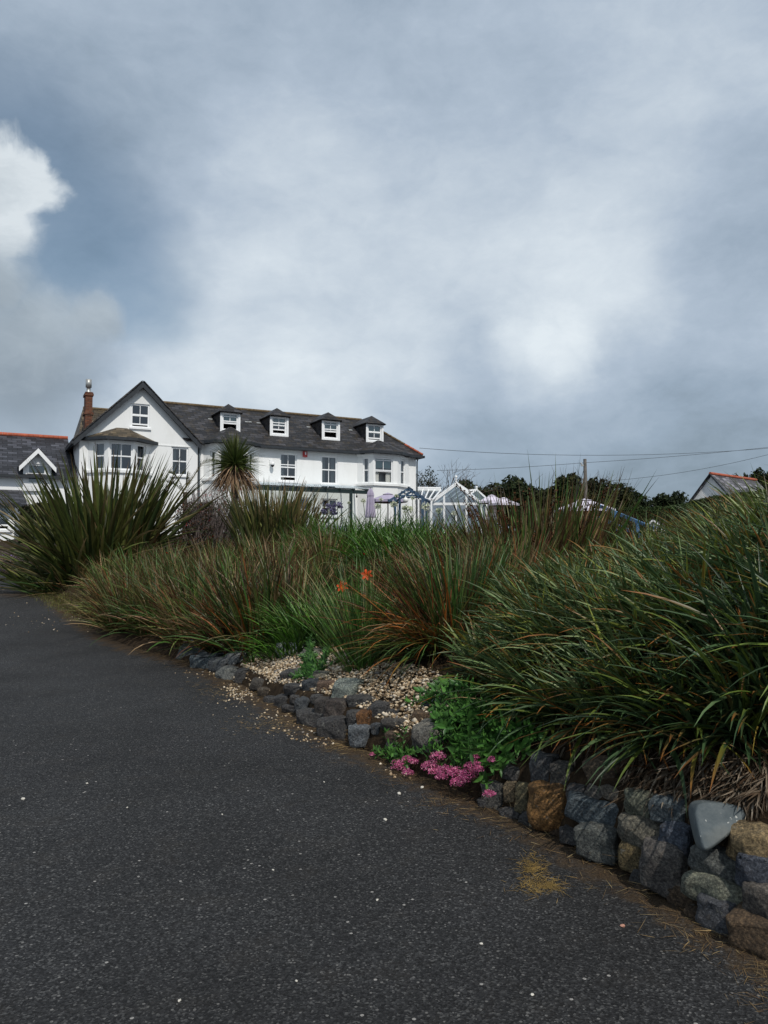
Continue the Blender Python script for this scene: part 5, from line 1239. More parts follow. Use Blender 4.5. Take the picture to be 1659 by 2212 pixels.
# the fanned rosette in front
def rosette(label, x, y, n, L, W, name='strap_leaf_plant', push=.12, pal=None, tl=(.5, 1.7)):
    p = hit(x, y); p = p+np.array([-.25*push*2, -push, .10]); root = empty(name, p, 0, label, 'plant', 'spiky strap-leaved plants on the near bank'); B = Blades()
    az = RNG.uniform(0, 6.28, n); k = np.abs(((az+1.57+math.pi) % (2*math.pi))-math.pi)
    ti = RNG.uniform(*tl, n)+.45*(k < 1.2)
    B.add(RNG.normal(size=(n, 3))*.02, az, ti, RNG.uniform(.2, .8, n), RNG.uniform(*L, n), RNG.uniform(*W, n), pick(n, pal or [((.035, .075, .022), 3), ((.06, .10, .025), 2), ((.025, .05, .025), 2)]),
          np.where((RNG.uniform(0, 1, n) < .6)[:, None], np.array(ORANGE)[None]*RNG.uniform(.5, 1.1, (n, 1)), np.array([[.10, .12, .03]])), 7, fold=.3, twist=RNG.normal(0, .25, n))
    B.build('leaves', M['leaf'], root)
rosette('big dark fanned rosette of long orange-tipped leaves above the triangular slab', 1545, 1505, 95, (.38, .62), (.020, .030))
rosette('low rosette with drooping yellow-green leaves left of the big fanned one', 1440, 1560, 70, (.36, .58), (.016, .024))
rosette('smaller orange-tipped rosette at the right border above the rubble wall', 1650, 1440, 60, (.35, .55), (.018, .026))
rosette('drooping rosette of narrow leaves over the brown boulder', 1330, 1530, 60, (.35, .55), (.014, .022))

# ------------------------------------------------------------------ stones
def rock_mesh(name, dims, seed, square=.55, m='stone', pts=16, rough=.055, sub=2):
    rg = random.Random(seed); bm = bmesh.new()
    for i in range(pts):
        z = 1-2*(i+.5)/pts; a = i*2.39996+rg.uniform(-.4, .4); r = math.sqrt(max(0, 1-z*z)); v = [r*math.cos(a), r*math.sin(a), z]
        v = [math.copysign(abs(c)**square, c)*rg.uniform(.82, 1.05) for c in v]; bm.verts.new([v[k]*dims[k]/2 for k in range(3)])
    res = bmesh.ops.convex_hull(bm, input=bm.verts)
    bmesh.ops.delete(bm, geom=[g for g in res['geom_interior'] if isinstance(g, bmesh.types.BMVert)], context='VERTS')
    bmesh.ops.dissolve_limit(bm, angle_limit=R(14), verts=bm.verts, edges=bm.edges)
    bmesh.ops.bevel(bm, geom=list(bm.edges), offset=min(dims)*.07, segments=2, affect='EDGES', profile=.6)
    bmesh.ops.triangulate(bm, faces=bm.faces)
    for _ in range(sub): bmesh.ops.subdivide_edges(bm, edges=[e for e in bm.edges if e.calc_length() > max(dims)*.09], cuts=1, use_grid_fill=True)
    bm.normal_update(); k = 2.2/max(dims); o = Vector((seed*3.1 % 50, seed*1.7 % 50, 0))
    for v in bm.verts:
        d = mnoise.fractal(v.co*k*1.6+o, 1.0, 2.0, 4)*rough*min(dims)*1.4; v.co += v.normal*d
    me = bpy.data.meshes.new(name); bm.to_mesh(me); bm.free()
    for p in me.polygons: p.use_smooth = True
    me.materials.append(M[m]); return me
RSEED = [100]
def rock(box, col, label=None, parent=None, thick=.85, sunk=-.02, square=.31, name='stone', tilt=0, m='stone', front=.5, rough=.055, group=None, cat='stone'):
    """a stone filling the given pixel box of the photograph, bedded where that sight line meets the bank"""
    x0, y0, x1, y1 = box; p = hit((x0+x1)/2, (y0+y1)/2); D = p[1]; _, _, tan = near_edge([p[:2]])
    nrm = np.array([-tan[0][1], tan[0][0]]); vc = -p[:2]/np.linalg.norm(p[:2]); f = nrm*(1-front)+vc*front; f /= np.linalg.norm(f); ax = np.array([-f[1], f[0]])
    right = np.array([-vc[1], vc[0]]); ca = abs(ax @ right)
    w = (x1-x0)*D/FPX/max(.6, ca)*1.2; h = (y1-y0)*D/FPX*1.2; t = min(w, h*1.3)*thick
    RSEED[0] += 1; me = rock_mesh(name, (w, t, h), RSEED[0], square, m, rough=rough); o = bpy.data.objects.new(name, me); COL.objects.link(o)
    loc = np.array([p[0]-f[0]*t*sunk, p[1]-f[1]*t*sunk, p[2]])
    o.rotation_euler = (0, tilt, math.atan2(ax[1], ax[0])); o.location = loc; o.color = (*col, 1)
    if parent is not None: o.location = Vector(loc)-Vector(parent.location); o.parent = parent
    if label:
        o['label'] = label
        if parent is None: o['category'] = cat
    if group: o['group'] = group
    return o
def c7(*b): return (932.6+.4378*b[0], 1481.2+.4378*b[1], 932.6+.4378*b[2], 1481.2+.4378*b[3])
def c10(*b): return (740.6+.2811*b[0], 1481.2+.2811*b[1], 740.6+.2811*b[2], 1481.2+.2811*b[3])
def c6(*b): return (329.2+.43*b[0], 1316.6+.43*b[1], 329.2+.43*b[2], 1316.6+.43*b[3])
OCH = (.16, .085, .03); BLU = (.064, .079, .088); GRY = (.10, .106, .108); OLV = (.125, .13, .095); DRK = (.050, .049, .049); TNS = (.13, .10, .062); BRN = (.070, .048, .030); RST = (.115, .055, .022); PAL = (.20, .225, .20)
wb = hit(1400, 1850); rw = empty('stone_wall', (wb[0], wb[1], 0), 0, 'rubble retaining wall of mixed blue, grey and ochre stones along the tarmac', 'wall')
for b, c, lab, kw in (
    ((497, 488, 682, 682), OCH, 'large squared ochre stone', dict(square=.42)), ((690, 556, 952, 672), BLU, 'long blue-grey stone', {}), ((738, 674, 940, 832), (.075, .08, .075), None, {}),
    ((965, 515, 1112, 640), OLV, 'olive grey flat-faced stone', dict(square=.45)), ((955, 645, 1147, 778), (.105, .098, .078), None, {}), ((1100, 556, 1262, 672), BLU, 'blue-grey stone beside the slab', {}),
    ((1160, 684, 1302, 815), (.055, .065, .085), None, {}), ((1308, 792, 1532, 926), (.085, .09, .085), None, {}), ((943, 768, 1062, 895), (.105, .08, .04), None, {}),
    ((1066, 765, 1272, 1000), (.085, .078, .072), 'large grey stone with a tan patch', {}), ((1275, 928, 1566, 1065), (.13, .135, .105), 'pale olive elongated stone', dict(square=.5)), ((1335, 1030, 1522, 1205), (.055, .058, .066), None, {}),
    ((1530, 828, 1700, 985), (.055, .062, .078), None, {}), ((1558, 975, 1720, 1132), (.095, .085, .075), None, {}), ((1508, 1130, 1740, 1310), BRN, 'large brown stone', {}),
    ((1160, 1000, 1335, 1115), (.06, .042, .028), None, dict(sunk=.4)), ((988, 905, 1062, 990), DRK, None, {}), ((1045, 955, 1145, 1035), DRK, None, dict(sunk=.35)),
    ((366, 472, 424, 572), TNS, None, {}), ((414, 488, 492, 622), (.11, .095, .055), None, dict(square=.45)), ((268, 480, 368, 605), (.07, .068, .062), None, {}), ((484, 600, 552, 692), (.19, .17, .12), 'small pale tan stone', {}),
    ((644, 700, 742, 772), DRK, None, {}), ((440, 630, 500, 685), DRK, None, {}), ((540, 668, 652, 735), (.06, .04, .025), None, dict(sunk=.4)), ((345, 610, 440, 665), DRK, None, {}),
    ((503, 335, 612, 472), (.06, .062, .064), None, {}), ((600, 380, 692, 490), (.06, .056, .05), None, {}), ((763, 350, 952, 492), (.095, .072, .048), 'rounded brown boulder', dict(square=.75)), ((682, 490, 772, 582), DRK, None, {}),
    ((768, 496, 860, 552), (.10, .09, .08), None, {}), ((850, 500, 940, 556), (.12, .105, .085), None, {}), ((355, 400, 440, 462), DRK, None, {}), ((235, 560, 290, 620), DRK, None, {}), ((1265, 670, 1320, 780), DRK, None, dict(sunk=.5)), ((1000, 1000, 1060, 1040), BRN, None, dict(sunk=.5)),
    ((1240, 1120, 1345, 1200), BRN, None, dict(sunk=.55)), ((1420, 1200, 1530, 1290), BRN, None, dict(sunk=.55))):
    rock(c7(*b), c, lab, rw, **kw)
rock(c7(1474, 690, 1700, 862), (.19, .14, .075), 'speckled tan stone', rw, square=.5)
# the smooth triangular slab lying on the wall
def slab_stone():
    P_ = [(1276, 562), (1400, 566), (1500, 578), (1548, 600), (1564, 645), (1545, 672), (1460, 745), (1372, 815), (1345, 818), (1328, 805), (1300, 690)]
    Q = [c7(a, b, a, b)[:2] for a, b in P_]; p0 = hit(*c7(1390, 690, 1390, 690)[:2]); D = p0[1]-.24
    top = [at(x, y, D+(.20*(1-(y-1727)/112))) for x, y in Q]; cen = np.mean(top, 0); V = []; F = []; n = len(top)
    off = np.array([.03, .17, -.045])
    def ring(sc, o): return [cen+(np.array(p)-cen)*sc+o for p in top]
    nrm = np.array([-.2, -.75, .62]); rings = [ring(.80, nrm*.012), ring(.93, nrm*.004), ring(1.0, -nrm*.022), ring(1.0, off*.6), ring(.9, off)]
    for r_ in rings: V += [tuple(v) for v in r_]
    for k in range(len(rings)-1):
        for i in range(n): F.append((k*n+i, (k+1)*n+i, (k+1)*n+(i+1) % n, k*n+(i+1) % n))
    F.append(tuple(range(n))); F.append(tuple(reversed(range((len(rings)-1)*n, len(rings)*n))))
    me = bpy.data.meshes.new('slab'); me.from_pydata([tuple(np.array(v)-cen) for v in V], [], F); me.materials.append(M['slab'])
    bm = bmesh.new(); bm.from_mesh(me); bmesh.ops.recalc_face_normals(bm, faces=bm.faces); bm.to_mesh(me); bm.free()
    for p in me.polygons: p.use_smooth = True
    o = bpy.data.objects.new('slab', me); COL.objects.link(o); o.location = cen; s_ = o.modifiers.new('s', 'SUBSURF'); s_.levels = s_.render_levels = 3
    tag(o, 'smooth grey-blue triangular slab resting point down on the rubble wall', 'stone')
slab_stone()
# stacked rockery edge: the dark piled part is one little wall, the odd ones out are stones of their own
eb = hit(720, 1560); re_ = empty('rockery_edge', (eb[0], eb[1], 0), 0, 'low rockery edge of dark rough stones piled beside the pale gravel', 'wall')
for b, c, kw in (((865, 540, 1002, 652), DRK, {}), ((745, 505, 867, 592), DRK, {}), ((890, 452, 992, 548), (.05, .042, .038), {}), ((1000, 432, 1102, 502), DRK, {}), ((625, 430, 692, 492), DRK, {}), ((733, 445, 802, 507), (.055, .06, .065), {}),
    ((828, 440, 892, 522), (.05, .045, .042), {}), ((1108, 470, 1200, 560), DRK, {}), ((1180, 500, 1240, 545), DRK, {}), ((988, 505, 1042, 582), DRK, {}), ((678, 375, 762, 432), DRK, {}), ((498, 350, 572, 402), (.05, .045, .04), {}),
    ((568, 438, 632, 482), DRK, {}), ((772, 355, 842, 422), (.045, .05, .055), {}), ((805, 428, 852, 472), DRK, {}), ((660, 308, 747, 377), DRK, {}), ((1105, 570, 1150, 622), (.05, .055, .06), {}), ((700, 430, 745, 475), DRK, {}), ((660, 482, 740, 520), DRK, {}), ((845, 525, 885, 570), DRK, {}), ((540, 395, 600, 440), (.05, .04, .03), {}), ((1050, 440, 1125, 480), (.06, .058, .055), {}), ((600, 480, 670, 510), BRN, dict(sunk=.5))):
    rock(c6(*b), c, None, re_, **kw)
for b, c, lab, kw in (((918, 353, 1045, 472), PAL, 'pale green speckled rock on top of the dark piled rockery edge', {}), ((840, 355, 920, 422), (.11, .075, .055), 'pinkish brown rock next to the pale speckled rock', {}), ((1000, 573, 1112, 692), (.095, .105, .115), 'grey-blue flat-faced rock at the tarmac end of the dark pile', dict(square=.45)),
    ((1043, 503, 1112, 602), RST, 'small rust-coloured rock wedged in the dark pile', {}), ((1140, 545, 1302, 612), (.055, .05, .045), 'long log-shaped dark rock by the gravel', dict(square=.75)), ((650, 163, 787, 268), PAL, 'large pale green rock under the drooping lily leaves', {}),
    ((755, 197, 857, 268), (.13, .13, .11), 'grey-tan rock touching the large pale green rock', {}), ((373, 213, 468, 307), GRY, 'rounded grey rock at the end of the blue-grey edging', dict(square=.7)), ((222, 222, 345, 312), BLU, 'blue-grey rock between the flat rock and the rounded rock', {}),
    ((148, 160, 292, 252), (.085, .095, .095), 'flat grey rock under the reddish tussock', {}), ((338, 288, 432, 372), (.11, .115, .11), 'light grey rock below the rounded grey rock', {}), ((428, 300, 482, 372), DRK, 'dark rock beside the small strappy weed', {}), ((300, 245, 385, 320), (.06, .066, .072), 'dark blue rock leaning on the rounded grey rock', {}),
    ((820, 312, 892, 367), (.15, .14, .11), 'tan rock lying on the gravel beside the leafy weed', {})):
    rock(c6(*b), c, lab, None, name='rock', cat='rock', group='rocks edging the gravel', **kw)
for b, c, lab, kw in (((558, 288, 795, 525), (.11, .105, .092), 'large lichen-spotted boulder half hidden by the valerian', dict(square=.6)), ((622, 105, 802, 192), BLU, 'bluish rock behind the valerian leaves', {}), ((555, 198, 705, 285), BRN, 'brown rock between the log-shaped rock and the boulder', {}),
    ((318, 360, 565, 455), (.07, .05, .035), 'flat brown rock under the small valerian sprig', dict(sunk=.4)), ((330, 440, 450, 520), DRK, 'dark rock almost covered by the small valerian sprig', dict(sunk=.4))):
    rock(c10(*b), c, lab, None, name='rock', cat='rock', group='rocks edging the gravel', **kw)

# ------------------------------------------------------------------ gravel, pebbles, litter
def pebbles(name, pos, size, pal, label=None, kind='stuff', m='gravel'):
    n = len(pos); base = np.array([(1, 0, 0), (-1, 0, 0), (0, 1, 0), (0, -1, 0), (0, 0, 1), (0, 0, -1), (.6, .6, .55), (-.6, .5, .6), (.5, -.65, -.5), (-.55, -.55, .55)]); bm = bmesh.new()
    for v in base: bm.verts.new(v)
    bmesh.ops.convex_hull(bm, input=bm.verts); bm.verts.index_update(); tri = np.array([[v.index for v in f.verts] for f in bm.faces]); base = np.array([v.co for v in bm.verts]); bm.free(); k = len(base)
    sc = np.asarray(size)[:, None]*RNG.uniform(.55, 1.25, (n, 3)); sc[:, 2] *= .7; a = RNG.uniform(0, 6.28, n); ca, sa_ = np.cos(a), np.sin(a)
    v = base[None]*sc[:, None, :]*RNG.uniform(.8, 1.2, (n, k, 1)); V = np.stack([v[..., 0]*ca[:, None]-v[..., 1]*sa_[:, None], v[..., 0]*sa_[:, None]+v[..., 1]*ca[:, None], v[..., 2]], 2)+pos[:, None, :]
    F = (tri[None]+(np.arange(n)*k)[:, None, None]).reshape(-1, 3); C = np.repeat(pick(n, pal, .25), k, 0)
    o = raw_mesh(name, V.reshape(-1, 3), F.ravel(), np.full(len(F), 3), M[m], None, C); return tag(o, label, kind=kind)
def region_points(poly, n):
    """n points of the bank seen inside a pixel polygon"""
    P_ = np.array(poly, float); H = np.array([hit(*p) for p in P_])[:, :2]; lo, hi = H.min(0), H.max(0); out = []
    while len(out) < n:
        q = RNG.uniform(lo, hi, (n*3, 2)); ins = np.zeros(len(q), bool); j = len(H)-1
        for i in range(len(H)):
            c_ = ((H[i, 1] > q[:, 1]) != (H[j, 1] > q[:, 1])) & (q[:, 0] < (H[j, 0]-H[i, 0])*(q[:, 1]-H[i, 1])/(H[j, 1]-H[i, 1]+1e-9)+H[i, 0]); ins ^= c_; j = i
        out += list(q[ins])
    q = np.array(out[:n]); return np.column_stack([q, gzs(q)])
GRV = [((.47, .38, .26), 4), ((.36, .27, .17), 3), ((.58, .51, .40), 2.5), ((.18, .125, .07), 3), ((.23, .21, .19), 1)]
gpoly = [(520, 1440), (600, 1400), (720, 1395), (800, 1430), (930, 1450), (1010, 1500), (960, 1560), (905, 1590), (860, 1600), (800, 1545), (700, 1500), (590, 1480)]
g = region_points(gpoly, 9000); g[:, 2] += RNG.uniform(.0, .03, len(g))
pebbles('gravel', g, RNG.uniform(.0, 1., len(g))**2*.020+.006, GRV)
# washed-out gravel at the tarmac edge
sp = []
for (x, y, sx, sy, n_) in ((520, 1497, 22, 11, 170), (600, 1545, 45, 16, 90), (690, 1592, 40, 10, 70), (505, 1480, 18, 8, 50), (860, 1672, 30, 9, 26), (440, 1455, 30, 6, 22), (150, 1335, 60, 14, 60), (60, 1262, 40, 6, 50)):
    for _ in range(n_):
        X, Y = on_road(x+RNG.normal()*sx, y+RNG.normal()*sy); sp.append((X, Y, gz(X, Y)+.004))
pebbles('gravel_spill', np.array(sp), RNG.uniform(.006, .017, len(sp)), GRV)
# loose pale pebbles one can count on the tarmac
pm_ = None
for x, y, s_ in ((50, 1727, .022), (188, 1693, .014), (388, 2163, .013), (832, 1772, .020), (862, 1716, .026), (912, 1702, .022), (886, 1661, .022), (1332, 1788, .02), (1438, 1818, .014), (1345, 2002, .018), (815, 1945, .012), (1150, 2150, .012), (275, 1745, .012), (590, 1880, .010), (700, 1690, .012), (480, 1760, .010), (1040, 2040, .012), (640, 2120, .010)):
    X, Y = on_road(x, y); s_ *= .72; me = rock_mesh('pebble', (s_*2, s_*1.5, s_*1.1), int(x), .8, 'gravel', 12, sub=0)
    a = me.color_attributes.new('Col', 'FLOAT_COLOR', 'POINT'); cc = (.42, .22, .16, 1) if x == 1345 else (.55, .53, .47, 1); a.data.foreach_set('color', np.tile(np.array(cc, np.float32), len(me.vertices)))
    o = bpy.data.objects.new('pebble', me); COL.objects.link(o); o.location = (X, Y, gz(X, Y)+s_*.3); o.rotation_euler = (0, 0, x)
    if x == 1345: tag(o, 'single pinkish pebble lying on the dark tarmac', 'pebble', 'loose pebbles on the tarmac')
    else: tag(o, 'small whitish pebble lying loose on the dark tarmac', 'pebble', 'loose pebbles on the tarmac')
def strew(name, pts, L, W, pal, lift=.006, az=None, tiltr=(1.35, 1.62), kind='stuff', bend=(-.1, .2)):
    B = Blades(); n = len(pts); b = np.array(pts); b[:, 2] += lift
    B.add(b, RNG.uniform(0, 6.28, n) if az is None else az, RNG.uniform(*tiltr, n), RNG.uniform(*bend, n), RNG.uniform(*L, n), RNG.uniform(*W, n), pick(n, pal), pick(n, pal), 4, fold=.1)
    return B.build(name, M['dry'], kind=kind)
# dead pale leaves hanging below the spiky leaf mass
pts = []
for x, y, sx, sy, n_ in ((1390, 1665, 28, 36, 130), (1500, 1690, 60, 28, 240), (1620, 1690, 40, 50, 190), (1440, 1625, 60, 20, 110), (1250, 1610, 60, 20, 70), (1330, 1600, 50, 22, 90), (1600, 1740, 40, 20, 90)):
    for _ in range(n_): pts.append(hit(min(1656, x+RNG.normal()*sx), min(y+RNG.normal()*sy, 1722)))
n = len(pts); LIT = [((.16, .125, .09), 4), ((.10, .07, .045), 4), ((.26, .22, .17), 2), ((.05, .03, .018), 4)]
strew('leaf_litter', pts, (.06, .19), (.005, .014), LIT, .03, RNG.normal(-2.35, .55, n), (1.5, 2.5), bend=(-.2, .5))
# fine thatch of straw and twigs along the foot of the stones
pts = []
for i in range(2200):
    s_ = RNG.uniform(S_OF(1640, 2050), S_OF(300, 1405)); k = np.searchsorted(ES, s_); q = EC[k]; tg = EC[min(k+1, len(EC)-1)]-EC[k-1]; tg /= np.linalg.norm(tg); nn = np.array([-tg[1], tg[0]])
    q = q+nn*(abs(RNG.normal())*.16-.03)+tg*RNG.normal()*.05; pts.append((q[0], q[1], gz(*q)))
THA = [((.16, .105, .05), 3), ((.24, .17, .08), 2), ((.09, .055, .03), 3), ((.32, .25, .13), 1)]
strew('straw_litter', pts, (.03, .13), (.0012, .003), THA)
for nm, x, y, sx, sy, n_, pl in (('dry_grass', 1150, 1875, 14, 12, 330, [((.26, .18, .06), 3), ((.20, .13, .045), 2)]), ('dry_grass', 1172, 1915, 26, 9, 330, [((.26, .18, .06), 3), ((.20, .13, .045), 2)]), ('dry_grass', 950, 1735, 34, 10, 150, THA),
    ('dry_grass', 590, 1565, 44, 10, 420, [((.34, .25, .11), 3), ((.22, .15, .07), 2)]), ('dry_grass', 740, 1613, 26, 6, 220, [((.34, .25, .11), 3), ((.22, .15, .07), 2)]), ('dry_grass', 465, 1495, 28, 11, 260, [((.34, .25, .11), 3), ((.22, .15, .07), 2)]), ('dry_grass', 1560, 2010, 50, 26, 300, THA), ('dry_grass', 1640, 2110, 30, 40, 220, THA)):
    pts = []
    for _ in range(n_):
        X, Y = on_road(x+RNG.normal()*sx, y+RNG.normal()*sy); pts.append((X, Y, gz(X, Y)))
    strew(nm, pts, (.02, .085), (.001, .0022), pl, .004, tiltr=(1.42, 1.62))
# mossy grass verge by the road
pts = []
for _ in range(5200):
    t = RNG.uniform(); x = 45+t*185; y = 1262+t*84+RNG.normal()*(7+6*math.sin(t*3.1)); X, Y = on_road(x, y); pts.append((X, Y, gz(X, Y)))
B = Blades(); b = np.array(pts); n = len(b); B.add(b, RNG.uniform(0, 6.28, n), RNG.uniform(0, .9, n), RNG.uniform(.2, 1, n), RNG.uniform(.03, .09, n), RNG.uniform(.004, .008, n), pick(n, [((.10, .12, .02), 3), ((.14, .13, .03), 2), ((.06, .08, .02), 2)]), pick(n, [((.16, .14, .04), 1)]), 3)
B.build('grass_verge', M['leaf'], kind='stuff')

# ------------------------------------------------------------------ leafy plants with pointed paired leaves
def leafy(name, label, stems, pal, parent_loc, L=(.055, .105), cat='plant', group=None, flowers=(), step=.035, ratio=.36):
    root = empty(name, parent_loc, 0, label, cat, group); o = Vector(parent_loc); V = []; F = []; C = []; sm = MB()
    for p0, p1, sagz in stems:
        p0 = Vector(p0); p1 = Vector(p1); ln = (p1-p0).length; mid_ = (p0+p1)/2+Vector((0, 0, ln*sagz)); k = max(3, int(ln/step)); pp = []
        for i in range(k+1):
            t = i/k; pp.append(p0*(1-t)**2+mid_*2*t*(1-t)+p1*t*t)
        sm.tube([q-o for q in pp], [.0045*(1-.5*i/k) for i in range(k+1)], 5, False); rot = random.uniform(0, 3)
        for i in range(1, k+1):
            q = pp[i]; d = (pp[i]-pp[i-1]).normalized(); s_ = d.cross(Vector((0, 0, 1)));
            if s_.length < .1: s_ = Vector((1, 0, 0))
            s_.normalize(); w_ = s_.cross(d); rot += 1.57
            for sg_ in ((0, math.pi) if i < k else (0, 1.57, 3.14, 4.71)):
                a = rot+sg_+random.uniform(-.3, .3); out = (s_*math.cos(a)+w_*math.sin(a)); dr = (out*.8+d*random.uniform(.25, .7)+Vector((0, 0, .25))).normalized(); sd = dr.cross(d).normalized(); up_ = sd.cross(dr)
                ll = random.uniform(*L)*(1 if i < k else .75); wd = ll*ratio*random.uniform(.8, 1.15); st = len(V); col = pick(1, pal)[0]
                for t, ww, hz_ in ((0, .12, 0), (.25, .75, .03), (.5, 1.0, .03), (.75, .62, -.03), (1, .02, -.12)):
                    c = q-o+dr*ll*t+up_*ll*hz_
                    for m_ in (-1, 0, 1): V.append(c+sd*wd*.5*ww*m_+up_*wd*.16*abs(m_)); C.append(col*(1.12 if m_ == 0 else 1))
                for j in range(4):
                    for m_ in (0, 1): F.append((st+j*3+m_, st+j*3+m_+1, st+(j+1)*3+m_+1, st+(j+1)*3+m_))
    sm.build('stems', plain_green, root)
    raw_mesh('leaves', np.array([tuple(v) for v in V]), [k for f in F for k in f], np.full(len(F), 4), M['leaf'], root, np.array(C), True)
    for c, r in flowers:
        r = r*1.45; n = int(330*(r/.05)); d = RNG.normal(size=(n, 3)); d /= np.linalg.norm(d, axis=1)[:, None]; d[:, 2] = np.abs(d[:, 2])*.9-.25
        q = np.array(c)-np.array(o)+d*np.array([r, r, r*.85])*RNG.uniform(.6, 1.02, (n, 1)); bmp = np.array([mnoise.noise(Vector(x*45)) for x in q]); q += d*(bmp*r*.25)[:, None]
        L_ = Leaves(); L_.add(q, RNG.uniform(.004, .0075, n), pick(n, [((.56, .11, .28), 3), ((.68, .22, .40), 2), ((.36, .06, .17), 2), ((.74, .38, .50), .8)], .2), d*.5); L_.build('flower_head', M['petal'], root)
    return root
VAL = [((.05, .14, .03), 4), ((.075, .185, .04), 3), ((.035, .09, .025), 2)]
def near(x, y, up=0., toward=0.):
    p = hit(x, y); return (p[0]-toward*.1, p[1]-toward, p[2]+up)
def on_r(x, y, back=.0): # sight-line point a little in front of the bank
    p = hit(x, y); v = p-EYE; v /= np.linalg.norm(v); return p-v*back
st = []
for i in range(62):
    a = on_r(1030+RNG.normal()*45, 1575+RNG.normal()*28, .02); bx = RNG.uniform(935, 1175); by = 1540+RNG.normal()*34+abs(bx-1060)*.12; b = on_r(bx, min(1690, by), RNG.uniform(.10, .34)); st.append((a, b, RNG.uniform(.05, .25)))
for (x, y) in ((925, 1635), (955, 1650), (1000, 1660), (1030, 1640), (1060, 1650), (985, 1640), (1080, 1660), (1100, 1640), (1130, 1600), (1140, 1560), (1085, 1530), (1050, 1690)):
    st.append((on_r(1010+RNG.normal()*30, 1600, .02), on_r(x, y, .18), .12))
fl_ = [(on_r(*c10(x, y, x, y)[:2], .22), r) for x, y, r in ((732, 540, .040), (680, 620, .050), (790, 660, .052), (870, 670, .045), (960, 680, .046), (1005, 615, .042), (880, 745, .036), (1022, 548, .020), (925, 720, .035), (1045, 640, .025), (1152, 567, .024), (1125, 830, .028), (760, 700, .03), (700, 660, .03))]
leafy('valerian_plant', 'large bushy red valerian with many pink flower heads spilling over the wall', st, VAL, near(1020, 1600), flowers=fl_)
st = []
for i in range(16):
    a = on_r(860+RNG.normal()*10, 1640+RNG.normal()*6, .02); b = on_r(850+RNG.normal()*38, 1615+RNG.normal()*26, RNG.uniform(.05, .2)); st.append((a, b, .15))
fl_ = [(on_r(*c10(x, y, x, y)[:2], .14), r) for x, y, r in ((440, 620, .046), (500, 565, .032), (545, 580, .026), (500, 665, .03), (415, 590, .03), (226, 528, .016))]
leafy('valerian_plant', 'small valerian sprig with few pink heads sitting low on the tarmac edge', st, VAL, near(855, 1640), flowers=fl_, L=(.04, .07))
st = [(on_r(668+RNG.normal()*8, 1470, .01), on_r(668+RNG.normal()*28, 1440+RNG.normal()*22, RNG.uniform(.04, .16)), .15) for _ in range(16)]+[(on_r(690, 1460, .01), on_r(712, 1402, .12), .1)]
leafy('leafy_weed', 'leafy green weed growing among the dark rockery stones and gravel', st, VAL, near(668, 1468), L=(.05, .085))
st = [(on_r(640, 1418, .01), on_r(640+RNG.normal()*12, 1404+RNG.normal()*8, .08), .15) for _ in range(5)]
leafy('leafy_weed', 'little weed sprouting in front of the large pale green rock', st, VAL, near(640, 1418), L=(.04, .07))
st = [(on_r(945+RNG.normal()*14, 1530, .01), on_r(950+RNG.normal()*40, 1505+RNG.normal()*14, RNG.uniform(.05, .16)), .15) for _ in range(12)]
leafy('leafy_weed', 'green weed in front of the bluish rock above the big valerian', st, VAL, near(945, 1530), L=(.05, .085))
plant('strappy_weed', 'small strappy green tuft beside the rounded grey rock', 552, 9.6, tufts=[T(n=46, L=(.12, .26), W=(.012, .02), r=(.07, .06), tilt=(.1, 1.1), bend=(.2, .9), pal=[(BRIGHT, 2), (GREEN, 2), ((.07, .10, .03), 1)])])

# ------------------------------------------------------------------ shrubs and palms between bank and house
def shrub(name, label, x, ytop, Y, w, h, nt, nl, pal, flowers=0, fcol=(.40, .02, .03), leaf=.035, cat='shrub'):
    top = at(x, ytop, Y); o = np.array([top[0], top[1], top[2]-h]); root = empty(name, o, 0, label, cat); f = MB()
    for i in range(nt):
        a = RNG.uniform(0, 6.28); r = w*math.sqrt(RNG.uniform()); p = Vector((r*.5*math.cos(a), r*.3*math.sin(a), h*RNG.uniform(0, .3))); q = Vector((r*math.cos(a), r*.6*math.sin(a), h*(.55+.45*RNG.uniform())*(1-.35*(r/w)**2)))
        m_ = p.lerp(q, .5)+Vector(RNG.normal(size=3)*.07); e = q+Vector(RNG.normal(size=3)*.09); f.tube([p, m_, q, e], [.011, .008, .005, .003], 4, False)
        for _ in range(3):
            z = m_.lerp(q, RNG.uniform()); f.tube([z, z+Vector(RNG.normal(size=3)*.10)+Vector((0, 0, .08))], [.004, .002], 3, False)
    f.build('twigs', M['twig'], root)
    c = np.stack([RNG.uniform(-1, 1, nl)*w, RNG.normal(size=nl)*w*.3, RNG.uniform(0, .75, nl)*h], 1); L_ = Leaves(); L_.add(c, RNG.uniform(.6, 1.2, nl)*leaf, pick(nl, pal)); L_.build('leaves', M['farleaf'], root)
    if flowers:
        c = np.stack([RNG.uniform(-1, 1, flowers)*w*.9, RNG.normal(size=flowers)*w*.3-.15, RNG.uniform(.1, .95, flowers)*h], 1); c = np.repeat(c, 5, 0)+RNG.normal(size=(flowers*5, 3))*.02; L_ = Leaves(); L_.add(c, .022, pick(len(c), [(fcol, 1)])); L_.build('blossoms', M['petal'], root)
    return root
FUC = [((.02, .03, .012), 3), ((.035, .04, .018), 2), ((.05, .03, .02), 2)]
shrub('fuchsia_shrub', 'half bare fuchsia shrub with grey twigs and red blossoms below the palm', 468, 1048, 21.0, .85, 1.75, 330, 2200, FUC, 34)
shrub('fuchsia_shrub', 'leafier reddish shrub between the huge flax and the bare fuchsia', 420, 1052, 20.5, .5, 1.7, 120, 2200, FUC+[((.10, .045, .025), 3)], 16)
